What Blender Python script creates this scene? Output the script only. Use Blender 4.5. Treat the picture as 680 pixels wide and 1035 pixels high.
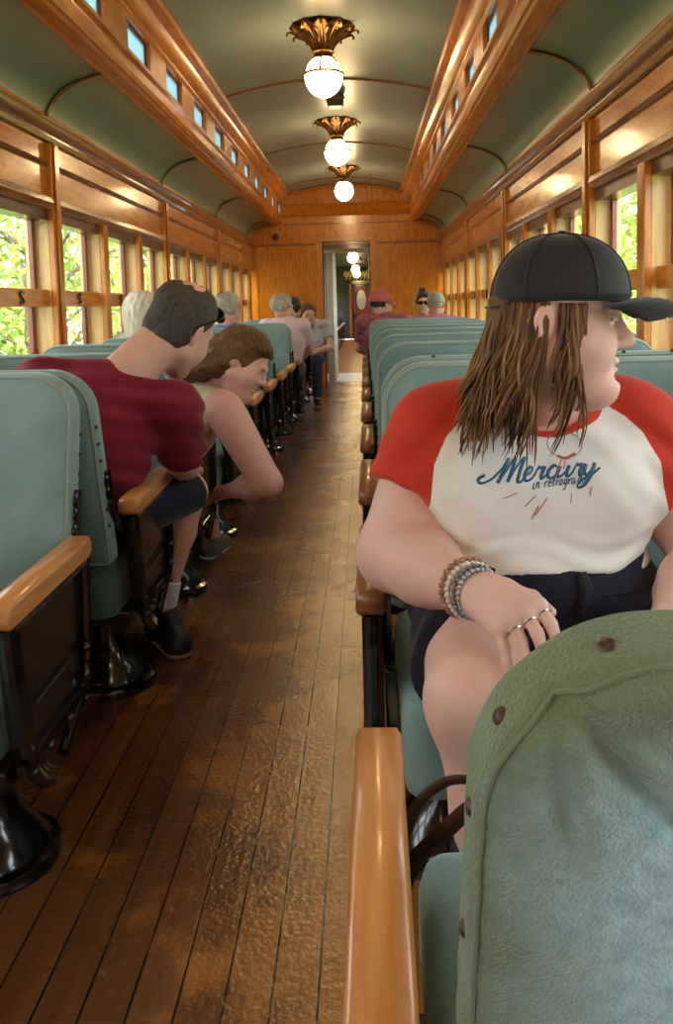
import bpy, bmesh, math, random
import numpy as np
from mathutils import Vector, Matrix
from mathutils.bvhtree import BVHTree
S = bpy.context.scene
C = S.collection
for o in list(bpy.data.objects): bpy.data.objects.remove(o)
random.seed(7)
R = math.radians
PI = math.pi
# ------------------------------------------------------------------ camera
CAMX, CAMH = 0.243, 1.22
P, YAW, ROLL = 0.086, 0.0349, 0.0259
fw = Vector((-math.sin(YAW)*math.cos(P), math.cos(YAW)*math.cos(P), -math.sin(P)))
rt0 = Vector((math.cos(YAW), math.sin(YAW), 0)); up0 = rt0.cross(fw)
rt = rt0*math.cos(ROLL) - up0*math.sin(ROLL); up = rt.cross(fw)
cd = bpy.data.cameras.new('camera'); cam = bpy.data.objects.new('camera', cd); C.objects.link(cam)
cam.matrix_world = Matrix(((rt.x, up.x, -fw.x, CAMX), (rt.y, up.y, -fw.y, 0), (rt.z, up.z, -fw.z, CAMH), (0, 0, 0, 1)))
cd.lens = 850/1035*36; cd.sensor_width = 36; cd.shift_y = -135/1035
cd.clip_start = 0.02; cd.clip_end = 200
S.camera = cam
# ------------------------------------------------------------------ daylight and exposure
S.view_settings.view_transform = 'Standard'; S.view_settings.look = 'None'
S.view_settings.gamma = 1; S.view_settings.use_curve_mapping = False
S.view_settings.exposure = 1.08
w = bpy.data.worlds.new('sky'); S.world = w; w.use_nodes = True
nt = w.node_tree; bg = nt.nodes['Background']
sky = nt.nodes.new('ShaderNodeTexSky'); sky.sky_type = 'HOSEK_WILKIE'; sky.turbidity = 5; sky.ground_albedo = .4
sky.sun_direction = (0.25, -0.35, 0.9)
SKY = 8.0
mixn = nt.nodes.new('ShaderNodeMix'); mixn.data_type = 'RGBA'
mixn.inputs[0].default_value = .45; mixn.inputs[7].default_value = (.97, .98, 1.0, 1)
nt.links.new(sky.outputs[0], mixn.inputs[6]); nt.links.new(mixn.outputs[2], bg.inputs[0])
bg.inputs[1].default_value = SKY
sd = bpy.data.lights.new('sun', 'SUN'); sd.energy = 6; sd.angle = R(8); sd.color = (1, .93, .8)
so = bpy.data.objects.new('sun', sd); C.objects.link(so)
so.rotation_euler = Vector((-.12, .5, -.85)).to_track_quat('-Z', 'Y').to_euler()
LAMP = 17.0
# ------------------------------------------------------------------ materials
def mat(name, col, rough=.5, metal=0, coat=0, sheen=0, var=.0, vscale=8, stretch=(1, 1, 1), bump=0, bscale=40, bstretch=None, col2=None, spec=None, coat_rough=.08):
    m = bpy.data.materials.new(name); m.use_nodes = True
    t = m.node_tree; b = t.nodes['Principled BSDF']
    b.inputs['Base Color'].default_value = (*col, 1); b.inputs['Roughness'].default_value = rough
    b.inputs['Metallic'].default_value = metal
    if spec is not None: b.inputs['Specular IOR Level'].default_value = spec
    if coat: b.inputs['Coat Weight'].default_value = coat; b.inputs['Coat Roughness'].default_value = coat_rough
    if sheen:
        b.inputs['Sheen Weight'].default_value = sheen; b.inputs['Sheen Roughness'].default_value = .4
    tc = t.nodes.new('ShaderNodeTexCoord')
    def noise(scale, st, detail=5):
        mp = t.nodes.new('ShaderNodeMapping'); mp.inputs['Scale'].default_value = st
        t.links.new(tc.outputs['Object'], mp.inputs[0])
        n = t.nodes.new('ShaderNodeTexNoise'); n.inputs['Scale'].default_value = scale; n.inputs['Detail'].default_value = detail
        t.links.new(mp.outputs[0], n.inputs[0]); return n
    if var or col2:
        n = noise(vscale, stretch)
        cr = t.nodes.new('ShaderNodeValToRGB'); cr.color_ramp.elements[0].position = .3; cr.color_ramp.elements[1].position = .7
        c2 = col2 if col2 else tuple(min(1, c*(1+var)) for c in col)
        c1 = col if col2 else tuple(c*(1-var) for c in col)
        cr.color_ramp.elements[0].color = (*c1, 1); cr.color_ramp.elements[1].color = (*c2, 1)
        t.links.new(n.outputs[0], cr.inputs[0]); t.links.new(cr.outputs[0], b.inputs['Base Color'])
    if bump:
        n = noise(bscale, bstretch or stretch)
        bp = t.nodes.new('ShaderNodeBump'); bp.inputs['Strength'].default_value = bump; bp.inputs['Distance'].default_value = .01
        t.links.new(n.outputs[0], bp.inputs['Height']); t.links.new(bp.outputs[0], b.inputs['Normal'])
    return m
M = {}
M['oak'] = mat('varnished_oak', (.44, .110, .003), .24, coat=.25, col2=(.66, .215, .009), vscale=7, stretch=(6, .7, 6), bump=.10, bscale=24, bstretch=(2, 2, 2), coat_rough=.09)
M['oakv'] = mat('varnished_oak_upright', (.44, .120, .004), .26, coat=.3, col2=(.66, .225, .012), vscale=9, stretch=(5, 5, .6), bump=.04, bscale=20, coat_rough=.12)
M['trim'] = mat('dark_varnished_moulding', (.20, .058, .012), .25, coat=.8, col2=(.36, .12, .025), vscale=6, stretch=(8, .5, 8), coat_rough=.1)
M['jamb'] = mat('pale_pine_jamb', (.62, .36, .10), .4, coat=.3, col2=(.80, .54, .20), vscale=9, stretch=(5, 5, .5))
M['sash'] = mat('red_brown_sash', (.16, .035, .02), .35, coat=.4, col2=(.25, .06, .03), vscale=9, stretch=(4, 4, .6))
M['darkwood'] = mat('dark_mahogany', (.05, .016, .008), .3, coat=.5, col2=(.09, .03, .014), vscale=6, stretch=(5, 5, .6))
M['ceil'] = mat('grey_green_paint', (.225, .285, .280), .32, col2=(.29, .355, .335), vscale=2.2, bump=.06, bscale=3.5, bstretch=(1.5, .6, 1.5))
M['iron'] = mat('black_enamel_iron', (.006, .006, .008), .16, coat=.6, bump=.05, bscale=30)
M['panelblack'] = mat('black_painted_panel', (.010, .008, .008), .26, coat=.3, bump=.05, bscale=20)
M['panelbrown'] = mat('worn_brown_black_panel', (.022, .012, .008), .26, coat=.3, bump=.05, bscale=20)
M['arm'] = mat('golden_oak_arm', (.50, .20, .055), .3, coat=.5, col2=(.66, .31, .10), vscale=7, stretch=(9, .8, 9), coat_rough=.15)
M['armdark'] = mat('dark_oak_arm', (.22, .075, .03), .3, coat=.5, col2=(.30, .115, .045), vscale=7, stretch=(9, .8, 9))
M['brass'] = mat('aged_bronze', (.13, .060, .024), .38, metal=1, col2=(.26, .13, .055), vscale=30)
M['metal'] = mat('bright_metal', (.6, .6, .6), .3, metal=1)
M['darkgrey'] = mat('dark_grey_metal', (.04, .04, .04), .4, metal=.5)
def plush(name, c1, c2, bump=.25, sheen=.5):
    m = mat(name, c1, .85, sheen=sheen, col2=c2, vscale=5, stretch=(1, 1, 1), bump=bump, bscale=160, spec=.15)
    m.node_tree.nodes['Principled BSDF'].inputs['Sheen Tint'].default_value = (.75, .9, .88, 1)
    return m
M['plush'] = plush('teal_mohair_plush', (.150, .262, .245), (.235, .365, .340))
M['plushrear'] = plush('sage_mohair_plush', (.15, .23, .16), (.20, .36, .33))
M['welt'] = mat('worn_pale_welt', (.26, .33, .26), .8, sheen=.3)
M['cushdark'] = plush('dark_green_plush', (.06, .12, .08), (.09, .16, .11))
def floor_mat():
    m = bpy.data.materials.new('varnished_plank_floor'); m.use_nodes = True
    t = m.node_tree; b = t.nodes['Principled BSDF']; L = t.links.new
    tc = t.nodes.new('ShaderNodeTexCoord')
    sx = t.nodes.new('ShaderNodeSeparateXYZ'); L(tc.outputs['Object'], sx.inputs[0])
    def mth(op, a, bb=None):
        n = t.nodes.new('ShaderNodeMath'); n.operation = op
        for i, v in enumerate((a, bb)):
            if v is None: continue
            if isinstance(v, (int, float)): n.inputs[i].default_value = v
            else: L(v, n.inputs[i])
        return n.outputs[0]
    PW = .083
    u = mth('DIVIDE', mth('ADD', sx.outputs[0], 5.012), PW)
    fr = mth('FRACT', u); idn = mth('FLOOR', u)
    ng = t.nodes.new('ShaderNodeTexNoise'); ng.inputs['Scale'].default_value = 2.3; ng.inputs['Detail'].default_value = 3; L(tc.outputs['Object'], ng.inputs[0])
    gap = mth('GREATER_THAN', mth('SUBTRACT', mth('ABSOLUTE', mth('SUBTRACT', fr, .5)), mth('MULTIPLY', ng.outputs[0], .045)), .450)
    wn = t.nodes.new('ShaderNodeTexWhiteNoise'); wn.noise_dimensions = '1D'; L(idn, wn.inputs['W'])
    # shift the grain along the plank by the plank id
    cmb = t.nodes.new('ShaderNodeCombineXYZ'); L(mth('MULTIPLY', sx.outputs[0], 22), cmb.inputs[0])
    L(mth('ADD', mth('MULTIPLY', sx.outputs[1], 1.6), mth('MULTIPLY', wn.outputs[0], 40)), cmb.inputs[1])
    n1 = t.nodes.new('ShaderNodeTexNoise'); n1.inputs['Scale'].default_value = 1; n1.inputs['Detail'].default_value = 6; L(cmb.outputs[0], n1.inputs[0])
    n2 = t.nodes.new('ShaderNodeTexNoise'); n2.inputs['Scale'].default_value = 1.7; n2.inputs['Detail'].default_value = 7; L(tc.outputs['Object'], n2.inputs[0])
    cr = t.nodes.new('ShaderNodeValToRGB')
    e = cr.color_ramp.elements; e[0].position = .3; e[0].color = (.085, .032, .012, 1); e[1].position = .75; e[1].color = (.225, .098, .036, 1)
    L(mth('ADD', mth('MULTIPLY', n1.outputs[0], .55), mth('ADD', mth('MULTIPLY', n2.outputs[0], .4), mth('MULTIPLY', wn.outputs[0], .10))), cr.inputs[0])
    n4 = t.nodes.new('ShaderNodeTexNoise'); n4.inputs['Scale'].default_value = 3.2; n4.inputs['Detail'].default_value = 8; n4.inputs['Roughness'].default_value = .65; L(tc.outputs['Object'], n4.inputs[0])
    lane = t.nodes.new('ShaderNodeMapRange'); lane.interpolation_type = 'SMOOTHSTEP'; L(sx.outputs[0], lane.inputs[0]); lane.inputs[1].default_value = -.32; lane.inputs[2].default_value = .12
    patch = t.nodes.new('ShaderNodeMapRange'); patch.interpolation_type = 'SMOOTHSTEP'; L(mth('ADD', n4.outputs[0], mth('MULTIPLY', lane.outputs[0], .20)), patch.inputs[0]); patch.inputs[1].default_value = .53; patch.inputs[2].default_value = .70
    wear_glare = t.nodes.new('ShaderNodeMix'); wear_glare.data_type = 'RGBA'; L(mth('MULTIPLY', patch.outputs[0], .75), wear_glare.inputs[0]); L(cr.outputs[0], wear_glare.inputs[6]); wear_glare.inputs[7].default_value = (.50, .205, .032, 1)  # worn golden wood, with lamp reflections along the right painted into the colour
    mx = t.nodes.new('ShaderNodeMix'); mx.data_type = 'RGBA'; L(gap, mx.inputs[0]); L(wear_glare.outputs[2], mx.inputs[6]); mx.inputs[7].default_value = (.006, .003, .002, 1)
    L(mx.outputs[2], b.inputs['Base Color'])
    # worn varnish: gloss varies in blotches
    rr = t.nodes.new('ShaderNodeMapRange'); L(n2.outputs[0], rr.inputs[0]); rr.inputs[1].default_value = .35; rr.inputs[2].default_value = .65; rr.inputs[3].default_value = .22; rr.inputs[4].default_value = .32
    L(rr.outputs[0], b.inputs['Roughness'])
    b.inputs['Coat Weight'].default_value = .9; b.inputs['Coat Roughness'].default_value = .12
    n3 = t.nodes.new('ShaderNodeTexNoise'); n3.inputs['Scale'].default_value = 70; n3.inputs['Detail'].default_value = 4; L(tc.outputs['Object'], n3.inputs[0])
    hh = mth('SUBTRACT', mth('ADD', mth('MULTIPLY', n3.outputs[0], .55), mth('MULTIPLY', n1.outputs[0], .3)), mth('MULTIPLY', gap, 2.2))
    bp = t.nodes.new('ShaderNodeBump'); bp.inputs['Strength'].default_value = .75; bp.inputs['Distance'].default_value = .006; L(hh, bp.inputs['Height'])
    L(bp.outputs[0], b.inputs['Normal']); L(bp.outputs[0], b.inputs['Coat Normal'])
    return m
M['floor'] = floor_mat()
def glass_mat(name, tint=(1, 1, 1), haze=0, hazecol=(.5, .7, .75)):
    m = bpy.data.materials.new(name); m.use_nodes = True
    t = m.node_tree; t.nodes.clear(); L = t.links.new
    out = t.nodes.new('ShaderNodeOutputMaterial'); tr = t.nodes.new('ShaderNodeBsdfTransparent'); tr.inputs[0].default_value = (*tint, 1)
    gl = t.nodes.new('ShaderNodeBsdfGlossy'); gl.inputs['Roughness'].default_value = .03
    ge = t.nodes.new('ShaderNodeNewGeometry'); dp = t.nodes.new('ShaderNodeVectorMath'); dp.operation = 'DOT_PRODUCT'
    L(ge.outputs['Normal'], dp.inputs[0]); L(ge.outputs['Incoming'], dp.inputs[1])
    def mth(op, a, b=0.0):
        n = t.nodes.new('ShaderNodeMath'); n.operation = op
        for i, v in enumerate((a, b)):
            if isinstance(v, (int, float)): n.inputs[i].default_value = v
            else: L(v, n.inputs[i])
        return n.outputs[0]
    sch = mth('ADD', mth('MULTIPLY', mth('POWER', mth('SUBTRACT', 1.0, mth('ABSOLUTE', dp.outputs['Value'])), 5.0), .8), .03)   # Schlick reflectance
    mx = t.nodes.new('ShaderNodeMixShader'); L(sch, mx.inputs[0]); L(tr.outputs[0], mx.inputs[1]); L(gl.outputs[0], mx.inputs[2])
    last = mx
    if haze:
        df = t.nodes.new('ShaderNodeBsdfTranslucent'); df.inputs[0].default_value = (*hazecol, 1)
        m2 = t.nodes.new('ShaderNodeMixShader'); m2.inputs[0].default_value = haze; L(mx.outputs[0], m2.inputs[1]); L(df.outputs[0], m2.inputs[2]); last = m2
    L(last.outputs[0], out.inputs[0]); return m
M['glass'] = glass_mat('window_glass', (.97, .98, .97))
M['clerglass'] = glass_mat('frosted_blue_glass', (.30, .42, .45), .6, (.34, .47, .51))
def emit(name, col, st):
    m = bpy.data.materials.new(name); m.use_nodes = True; t = m.node_tree; b = t.nodes['Principled BSDF']
    b.inputs['Base Color'].default_value = (.8, .75, .6, 1); b.inputs['Emission Color'].default_value = (*col, 1); b.inputs['Emission Strength'].default_value = st
    b.inputs['Roughness'].default_value = .2
    return m
M['globe'] = emit('lit_milk_glass', (1, .70, .34), LAMP)
M['leaf'] = mat('sunlit_leaves', (.13, .26, .03), .6, col2=(.30, .42, .07), vscale=1.5)
M['leaf2'] = mat('yellow_green_leaves', (.22, .33, .04), .6, col2=(.42, .50, .10), vscale=1.5)
M['bark'] = mat('grey_bark', (.09, .07, .05), .9, var=.4, vscale=12)
M['grass'] = mat('grass_bank', (.16, .25, .05), .9, var=.4, vscale=4)
# ------------------------------------------------------------------ mesh helpers
def props(o, label=None, cat=None, group=None, kind=None):
    if label: o['label'] = label
    if cat: o['category'] = cat
    if group: o['group'] = group
    if kind: o['kind'] = kind
    return o
def empty(name, loc=(0, 0, 0), label=None, cat=None, group=None):
    o = bpy.data.objects.new(name, None); C.objects.link(o); o.location = loc; o.empty_display_size = .1
    return props(o, label, cat, group)
def meshobj(name, verts, faces, m, parent=None, smooth=True, sharp=40, bevel=0, mats=None, midx=None):
    me = bpy.data.meshes.new(name); me.from_pydata([tuple(v) for v in verts], [], faces); me.validate(); me.update()
    bm = bmesh.new(); bm.from_mesh(me); bmesh.ops.recalc_face_normals(bm, faces=bm.faces); bm.to_mesh(me); bm.free()
    for mm in (mats or [m]): me.materials.append(mm)
    if midx is not None: me.polygons.foreach_set('material_index', midx)
    if smooth:
        me.polygons.foreach_set('use_smooth', [True]*len(me.polygons))
        if sharp: me.set_sharp_from_angle(angle=R(sharp))
    o = bpy.data.objects.new(name, me); C.objects.link(o)
    if parent: o.parent = parent
    if bevel:
        b = o.modifiers.new('bevel', 'BEVEL'); b.width = bevel; b.segments = 2; b.limit_method = 'ANGLE'; b.angle_limit = R(35)
    return o
class MB:
    def __init__(s): s.v = []; s.f = []
    def add(s, vs, fs):
        n = len(s.v); s.v += [tuple(v) for v in vs]; s.f += [tuple(i+n for i in f) for f in fs]; return s
    def box(s, x0, x1, y0, y1, z0, z1):
        vs = [(x, y, z) for x in (x0, x1) for y in (y0, y1) for z in (z0, z1)]
        return s.add(vs, [(0, 1, 3, 2), (4, 6, 7, 5), (0, 4, 5, 1), (2, 3, 7, 6), (0, 2, 6, 4), (1, 5, 7, 3)])
    def prism(s, poly, y0, y1, axis='y'):
        # poly of (a,b); axis y: a=x,b=z ; axis x: a=y,b=z ; axis z: a=x,b=y
        f = {'y': lambda a, b, c: (a, c, b), 'x': lambda a, b, c: (c, a, b), 'z': lambda a, b, c: (a, b, c)}[axis]
        n = len(poly); vs = [f(a, b, y0) for a, b in poly]+[f(a, b, y1) for a, b in poly]
        fs = [tuple(range(n)), tuple(range(2*n-1, n-1, -1))]+[(i, (i+1) % n, n+(i+1) % n, n+i) for i in range(n)]
        return s.add(vs, fs)
    def lathe(s, prof, c=(0, 0, 0), seg=24, scallop=None, sx=1, sy=1):
        vs = []; fs = []
        for r, z in prof:
            for k in range(seg):
                a = 2*PI*k/seg; rr = r; zz = z
                if scallop: rr, zz = scallop(r, z, a)
                vs.append((c[0]+sx*rr*math.cos(a), c[1]+sy*rr*math.sin(a), c[2]+zz))
        n = len(prof)
        for i in range(n-1):
            for k in range(seg):
                k2 = (k+1) % seg; fs.append((i*seg+k, i*seg+k2, (i+1)*seg+k2, (i+1)*seg+k))
        fs.append(tuple(range(seg))); fs.append(tuple((n-1)*seg+k for k in range(seg)))
        return s.add(vs, fs)
    def tube(s, pts, r, seg=8, flat=1.0, upv=None):
        pts = [Vector(p) for p in pts]; n = len(pts)
        rs = r if isinstance(r, (list, tuple)) else [r]*n
        vs = []; fs = []; prev = None
        for i, p in enumerate(pts):
            t = (pts[min(i+1, n-1)]-pts[max(i-1, 0)]).normalized()
            a = Vector(upv) if upv is not None else (prev if prev is not None else (Vector((0, 0, 1)) if abs(t.z) < .9 else Vector((1, 0, 0))))
            a = (a-t*a.dot(t)); a = a.normalized() if a.length > 1e-6 else t.orthogonal().normalized()
            b = t.cross(a); prev = a
            for k in range(seg):
                an = 2*PI*k/seg; vs.append(p+(a*math.cos(an)*flat+b*math.sin(an))*rs[i])
        for i in range(n-1):
            for k in range(seg):
                k2 = (k+1) % seg; fs.append((i*seg+k, i*seg+k2, (i+1)*seg+k2, (i+1)*seg+k))
        fs.append(tuple(range(seg))); fs.append(tuple((n-1)*seg+k for k in range(seg)))
        return s.add(vs, fs)
    def sphere(s, c, r, seg=12, rings=8):
        rx, ry, rz = r if isinstance(r, (list, tuple)) else (r, r, r)
        vs = [(c[0], c[1], c[2]+rz)]; fs = []
        for i in range(1, rings):
            a = PI*i/rings
            for k in range(seg): vs.append((c[0]+rx*math.sin(a)*math.cos(2*PI*k/seg), c[1]+ry*math.sin(a)*math.sin(2*PI*k/seg), c[2]+rz*math.cos(a)))
        vs.append((c[0], c[1], c[2]-rz)); e = len(vs)-1
        for k in range(seg):
            k2 = (k+1) % seg; fs.append((0, 1+k, 1+k2)); fs.append((e, e-seg+k2, e-seg+k))
            for i in range(rings-2): fs.append((1+i*seg+k, 1+(i+1)*seg+k, 1+(i+1)*seg+k2, 1+i*seg+k2))
        return s.add(vs, fs)
    def build(s, name, m, parent=None, **kw): return meshobj(name, s.v, s.f, m, parent, **kw)
def spline(pts, n=6):
    P_ = [np.array(p, float) for p in pts]; P_ = [2*P_[0]-P_[1]]+P_+[2*P_[-1]-P_[-2]]; out = []
    for i in range(1, len(P_)-2):
        p0, p1, p2, p3 = P_[i-1:i+3]
        for k in range(n):
            t = k/n; out.append(.5*((2*p1)+(p2-p0)*t+(2*p0-5*p1+4*p2-p3)*t*t+(3*p1-p0-3*p2+p3)*t**3))
    out.append(P_[-2]); return out
def dup(root, loc, label=None, group=None):
    r = root.copy(); C.objects.link(r); r.location = loc
    if label: r['label'] = label
    if group: r['group'] = group
    for ch in list(root.children):
        c = ch.copy(); C.objects.link(c); c.parent = r
        for g in list(ch.children):
            d = g.copy(); C.objects.link(d); d.parent = c
    return r
# ------------------------------------------------------------------ setting
YB, YE, XW = -5.2, 12.36, 1.39
def struct(name, mb, m, parent=None, **kw):
    o = mb.build(name, m, parent, **kw)
    if not parent: o['kind'] = 'structure'
    return o
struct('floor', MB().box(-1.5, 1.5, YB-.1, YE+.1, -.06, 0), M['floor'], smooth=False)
ntrim = [0]
def trim(mb, m, **kw):
    ntrim[0] += 1; return struct('trim_%d' % ntrim[0], mb, m, **kw)
PITCH = .8333
SILL, HEAD = .98, 1.70
SIDES = {'left': (-1, 4.44), 'right': (1, 4.30)}
nwin = [0]
for side, (s, y0) in SIDES.items():
    X = lambda a: s*a
    def bx(mb, a0, a1, y0_, y1_, z0, z1):
        x0, x1 = sorted((s*a0, s*a1)); return mb.box(x0, x1, y0_, y1_, z0, z1)
    wl = MB(); bx(wl, XW, XW+.13, YB, YE, 0, SILL-.03)
    bx(wl, XW, XW+.13, YB, YE, HEAD+.06, 2.30)
    posts = [y0+PITCH*k for k in range(-13, 12) if YB < y0+PITCH*k < YE+.3]
    struct('wall_'+side, wl, M['oak'], smooth=False)
    # mouldings running the whole length
    sg = lambda poly: [(s*a, b) for a, b in poly]
    trim(MB().prism(sg([(XW, 2.10), (XW-.02, 2.11), (XW-.028, 2.13), (XW-.022, 2.145), (XW-.045, 2.165), (XW-.055, 2.20), (XW-.045, 2.215), (XW, 2.225)]), YB, YE), M['trim'])
    trim(MB().prism(sg([(XW, 1.975), (XW-.012, 1.978), (XW-.02, 1.99), (XW-.012, 2.003), (XW, 2.006)]), YB, YE), M['trim'])
    trim(MB().prism(sg([(XW, 1.755), (XW-.018, 1.757), (XW-.024, 1.775), (XW-.034, 1.79), (XW-.03, 1.815), (XW-.01, 1.83), (XW, 1.832)]), YB, YE), M['trim'])
    trim(MB().prism(sg([(XW+.1, SILL-.035), (XW-.03, SILL-.035), (XW-.04, SILL-.02), (XW-.03, SILL), (XW+.1, SILL+.01)]), YB, YE), M['oak'])
    trim(MB().prism(sg([(XW, 0), (XW-.02, 0), (XW-.02, .13), (XW-.008, .15), (XW, .15)]), YB, YE), M['trim']).name = 'baseboard_'+side
    # posts and windows
    for k, y in enumerate(posts):
        major = round((y-y0)/PITCH) % 3 == 0
        hw = .058 if major else .045
        zt = 2.10 if major else 1.76
        mb = MB(); bx(mb, XW-.03, XW+.005, y-hw, y+hw, SILL, zt)
        if major: bx(mb, XW-.042, XW-.03, y-hw*.55, y+hw*.55, SILL, zt)
        trim(mb, M['oakv'], bevel=.006)
        mb = MB(); bx(mb, XW+.005, XW+.13, y-hw+.004, y+hw-.004, SILL, HEAD+.06)
        trim(mb, M['jamb'], smooth=False)
    for ya, yb in zip(posts[:-1], posts[1:]):
        nwin[0] += 1
        a, b = ya+.05, yb-.05
        mb = MB()
        for z0, z1, dx in ((1.30, HEAD+.05, 0.0), (SILL, 1.31, .022)):
            x0, x1 = XW+.075+dx, XW+.097+dx
            bx(mb, x0, x1, a, a+.05, z0, z1); bx(mb, x0, x1, b-.05, b, z0, z1)
            bx(mb, x0, x1, a+.05, b-.05, z1-.045, z1); bx(mb, x0, x1, a+.05, b-.05, z0, z0+.03)
        o = struct('window_%d' % nwin[0], mb, M['sash'], smooth=False)
        mb = MB(); bx(mb, XW+.02, XW+.06, ya+.045, yb-.045, 1.255, 1.345)
        struct('meeting_rail', mb, M['oak'], o, bevel=.005)
        mb = MB(); bx(mb, XW+.084, XW+.088, a+.05, b-.05, 1.33, HEAD+.01); bx(mb, XW+.106, XW+.11, a+.05, b-.05, SILL+.03, 1.265)
        struct('pane', mb, M['glass'], o, smooth=False)
        # cast latch on the rail
        ym = (ya+yb)/2
        pts = [(s*(XW+.014), ym+q*.022, 1.30+zz) for q, zz in ((1, .022), (.2, .028), (-.8, .018), (-.3, .004), (.5, -.006), (.9, -.02), (0, -.03), (-1, -.022))]
        struct('sash_lift', MB().tube(spline(pts, 3), .006, 6), M['iron'], o)
        # head moulding strip above the glass
        mb = MB(); bx(mb, XW+.0, XW+.10, ya+.04, yb-.04, HEAD, HEAD+.06)
        trim(mb, M['darkwood'], smooth=False)
    # lower deck ceiling, a quarter curve from cornice to deck beam
    prof = [(1.392, 2.19), (1.392, 2.25), (1.375, 2.30), (1.335, 2.355), (1.27, 2.40), (1.19, 2.432), (1.10, 2.452), (1.00, 2.462)]
    prof = [tuple(p) for p in spline(prof, 3)]
    poly = [(s*a, b) for a, b in prof]+[(s*(a+.0), b+.03) for a, b in reversed(prof)]
    n = len(prof); mb = MB()
    vs = [(x, y, z) for y in (YB, YE) for x, z in poly[:n]]
    mb.add(vs, [(i, i+1, n+i+1, n+i) for i in range(n-1)])
    mb.add([(x+s*.03, y, z+.03) for x, y, z in vs], [(i, i+1, n+i+1, n+i) for i in range(n-1)])
    struct('ceiling', mb, M['ceil'], sharp=0)
    for y in [y0+PITCH*3*k for k in range(-4, 4)]:
        if not YB < y < YE: continue
        pts = [(s*(a-.008), y, b-.008) for a, b in prof]
        trim(MB().tube(pts, .016, 8, flat=.6), M['trim'])
    # deck beam, clerestory and upper rail
    trim(MB().prism(sg([(1.085, 2.47), (1.085, 2.445), (1.065, 2.425), (1.04, 2.43), (1.03, 2.418), (.965, 2.418), (.955, 2.43), (.94, 2.43), (.925, 2.45), (.925, 2.50), (.905, 2.515), (.905, 2.535), (.93, 2.548), (1.09, 2.548)]), YB, YE), M['oak'], sharp=25)
    trim(MB().prism(sg([(.95, 2.70), (.915, 2.70), (.90, 2.715), (.90, 2.735), (.865, 2.76), (.84, 2.80), (.80, 2.825), (.79, 2.85), (.80, 2.885), (.95, 2.89)]), YB, YE), M['oak'], sharp=25)
    cw = [5.40+PITCH*k - (0 if s < 0 else .1) for k in range(-13, 9)]
    for i, y in enumerate(cw):
        if not YB+.3 < y < YE-.2: continue
        nwin[0] += 1
        mb = MB(); h = .225
        for q0, q1, z0, z1 in ((-h, -h+.022, 2.548, 2.70), (h-.022, h, 2.548, 2.70), (-h, h, 2.548, 2.562), (-h, h, 2.685, 2.70)):
            bx(mb, .938, .957, y+q0, y+q1, z0, z1)
        o = struct('window_%d' % nwin[0], mb, M['darkwood'], smooth=False)
        mb = MB(); bx(mb, .946, .951, y-h+.02, y+h-.02, 2.56, 2.687)
        struct('pane', mb, M['clerglass'], o, smooth=False)
        mb = MB(); bx(mb, .915, .965, y+h, y+PITCH-h, 2.54, 2.705)
        trim(mb, M['oakv'], bevel=.006)
    # roof board outside the clerestory
    mb = MB(); bx(mb, .975, 1.6, YB, YE, 2.50, 2.52)
    ro = struct('ceiling', mb, M['darkgrey'], smooth=False)
# upper deck ceiling (arched)
prof = [(-.83+1.66*i/24, 2.862+.118*(1-((-.83+1.66*i/24)/.83)**2)) for i in range(25)]
n = 25; mb = MB()
mb.add([(x, y, z) for y in (YB, YE) for x, z in prof], [(i, i+1, n+i+1, n+i) for i in range(n-1)])
mb.add([(x*1.2, y, z+.06) for y in (YB, YE) for x, z in prof], [(i, i+1, n+i+1, n+i) for i in range(n-1)])
struct('ceiling', mb, M['ceil'], sharp=0)
for y in (-3.4, -.85, 1.65, 4.2, 6.70, 9.25, 11.75):
    trim(MB().tube([(x, y, z-.004) for x, z in prof], .015, 8, flat=.6), M['trim'])
# end wall with its door opening
DW, DH = .345, 2.15
mb = MB()
ye0, ye1 = YE, YE+.09
mb.box(-1.5, -DW-.03, ye0, ye1, 0, 2.52); mb.box(DW+.03, 1.5, ye0, ye1, 0, 2.52); mb.box(-DW-.03, DW+.03, ye0, ye1, DH+.03, 2.52)
arch = [(-.95, 2.50)]+[(x, z+.03) for x, z in [(-.9, 2.80)]+prof+[(.9, 2.80)]]+[(.95, 2.50)]
mb.prism(arch, ye0+.01, ye1)
low = [(-1.39, 2.0)]+[(-a, b) for a, b in [(1.392, 2.25), (1.335, 2.355), (1.19, 2.432), (.9, 2.462)]]
struct('wall_end', mb, M['oakv'], smooth=False)
trim(MB().box(-1.39, 1.39, ye0-.02, ye0, 2.105, 2.135), M['trim'], bevel=.006)
trim(MB().prism([(ye0+.02, 2.53), (ye0-.05, 2.53), (ye0-.06, 2.55), (ye0-.045, 2.58), (ye0-.03, 2.65), (ye0-.05, 2.68), (ye0-.04, 2.705), (ye0+.02, 2.705)], -.93, .93, 'x'), M['oak'], sharp=25)
trim(MB().box(-.92, .92, ye0-.012, ye0+.01, 2.40, 2.425), M['trim'])
for x in (-.36, .36):
    trim(MB().box(x-.03, x+.03, ye0-.015, ye0+.01, 2.70, 2.93), M['oakv'], bevel=.004)
trim(MB().tube([(x*.985, ye0-.005, z-.02) for x, z in prof], .026, 8, flat=.8), M['oakv'])
for x in (-.88, .88):
    trim(MB().box(x-.02, x+.02, ye0-.01, ye0+.01, 2.70, 2.85), M['oakv'])
for x in (-1.33, -.66, .66, 1.33):
    trim(MB().box(x-.03, x+.03, ye0-.014, ye0, 0, 2.105), M['oakv'], bevel=.004)
mb = MB()
for sg_ in (-1, 1):
    a, b = sorted((sg_*(DW+.005), sg_*(DW+.10))); mb.box(a, b, ye0-.022, ye0+.0, 0, DH+.09)
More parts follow.
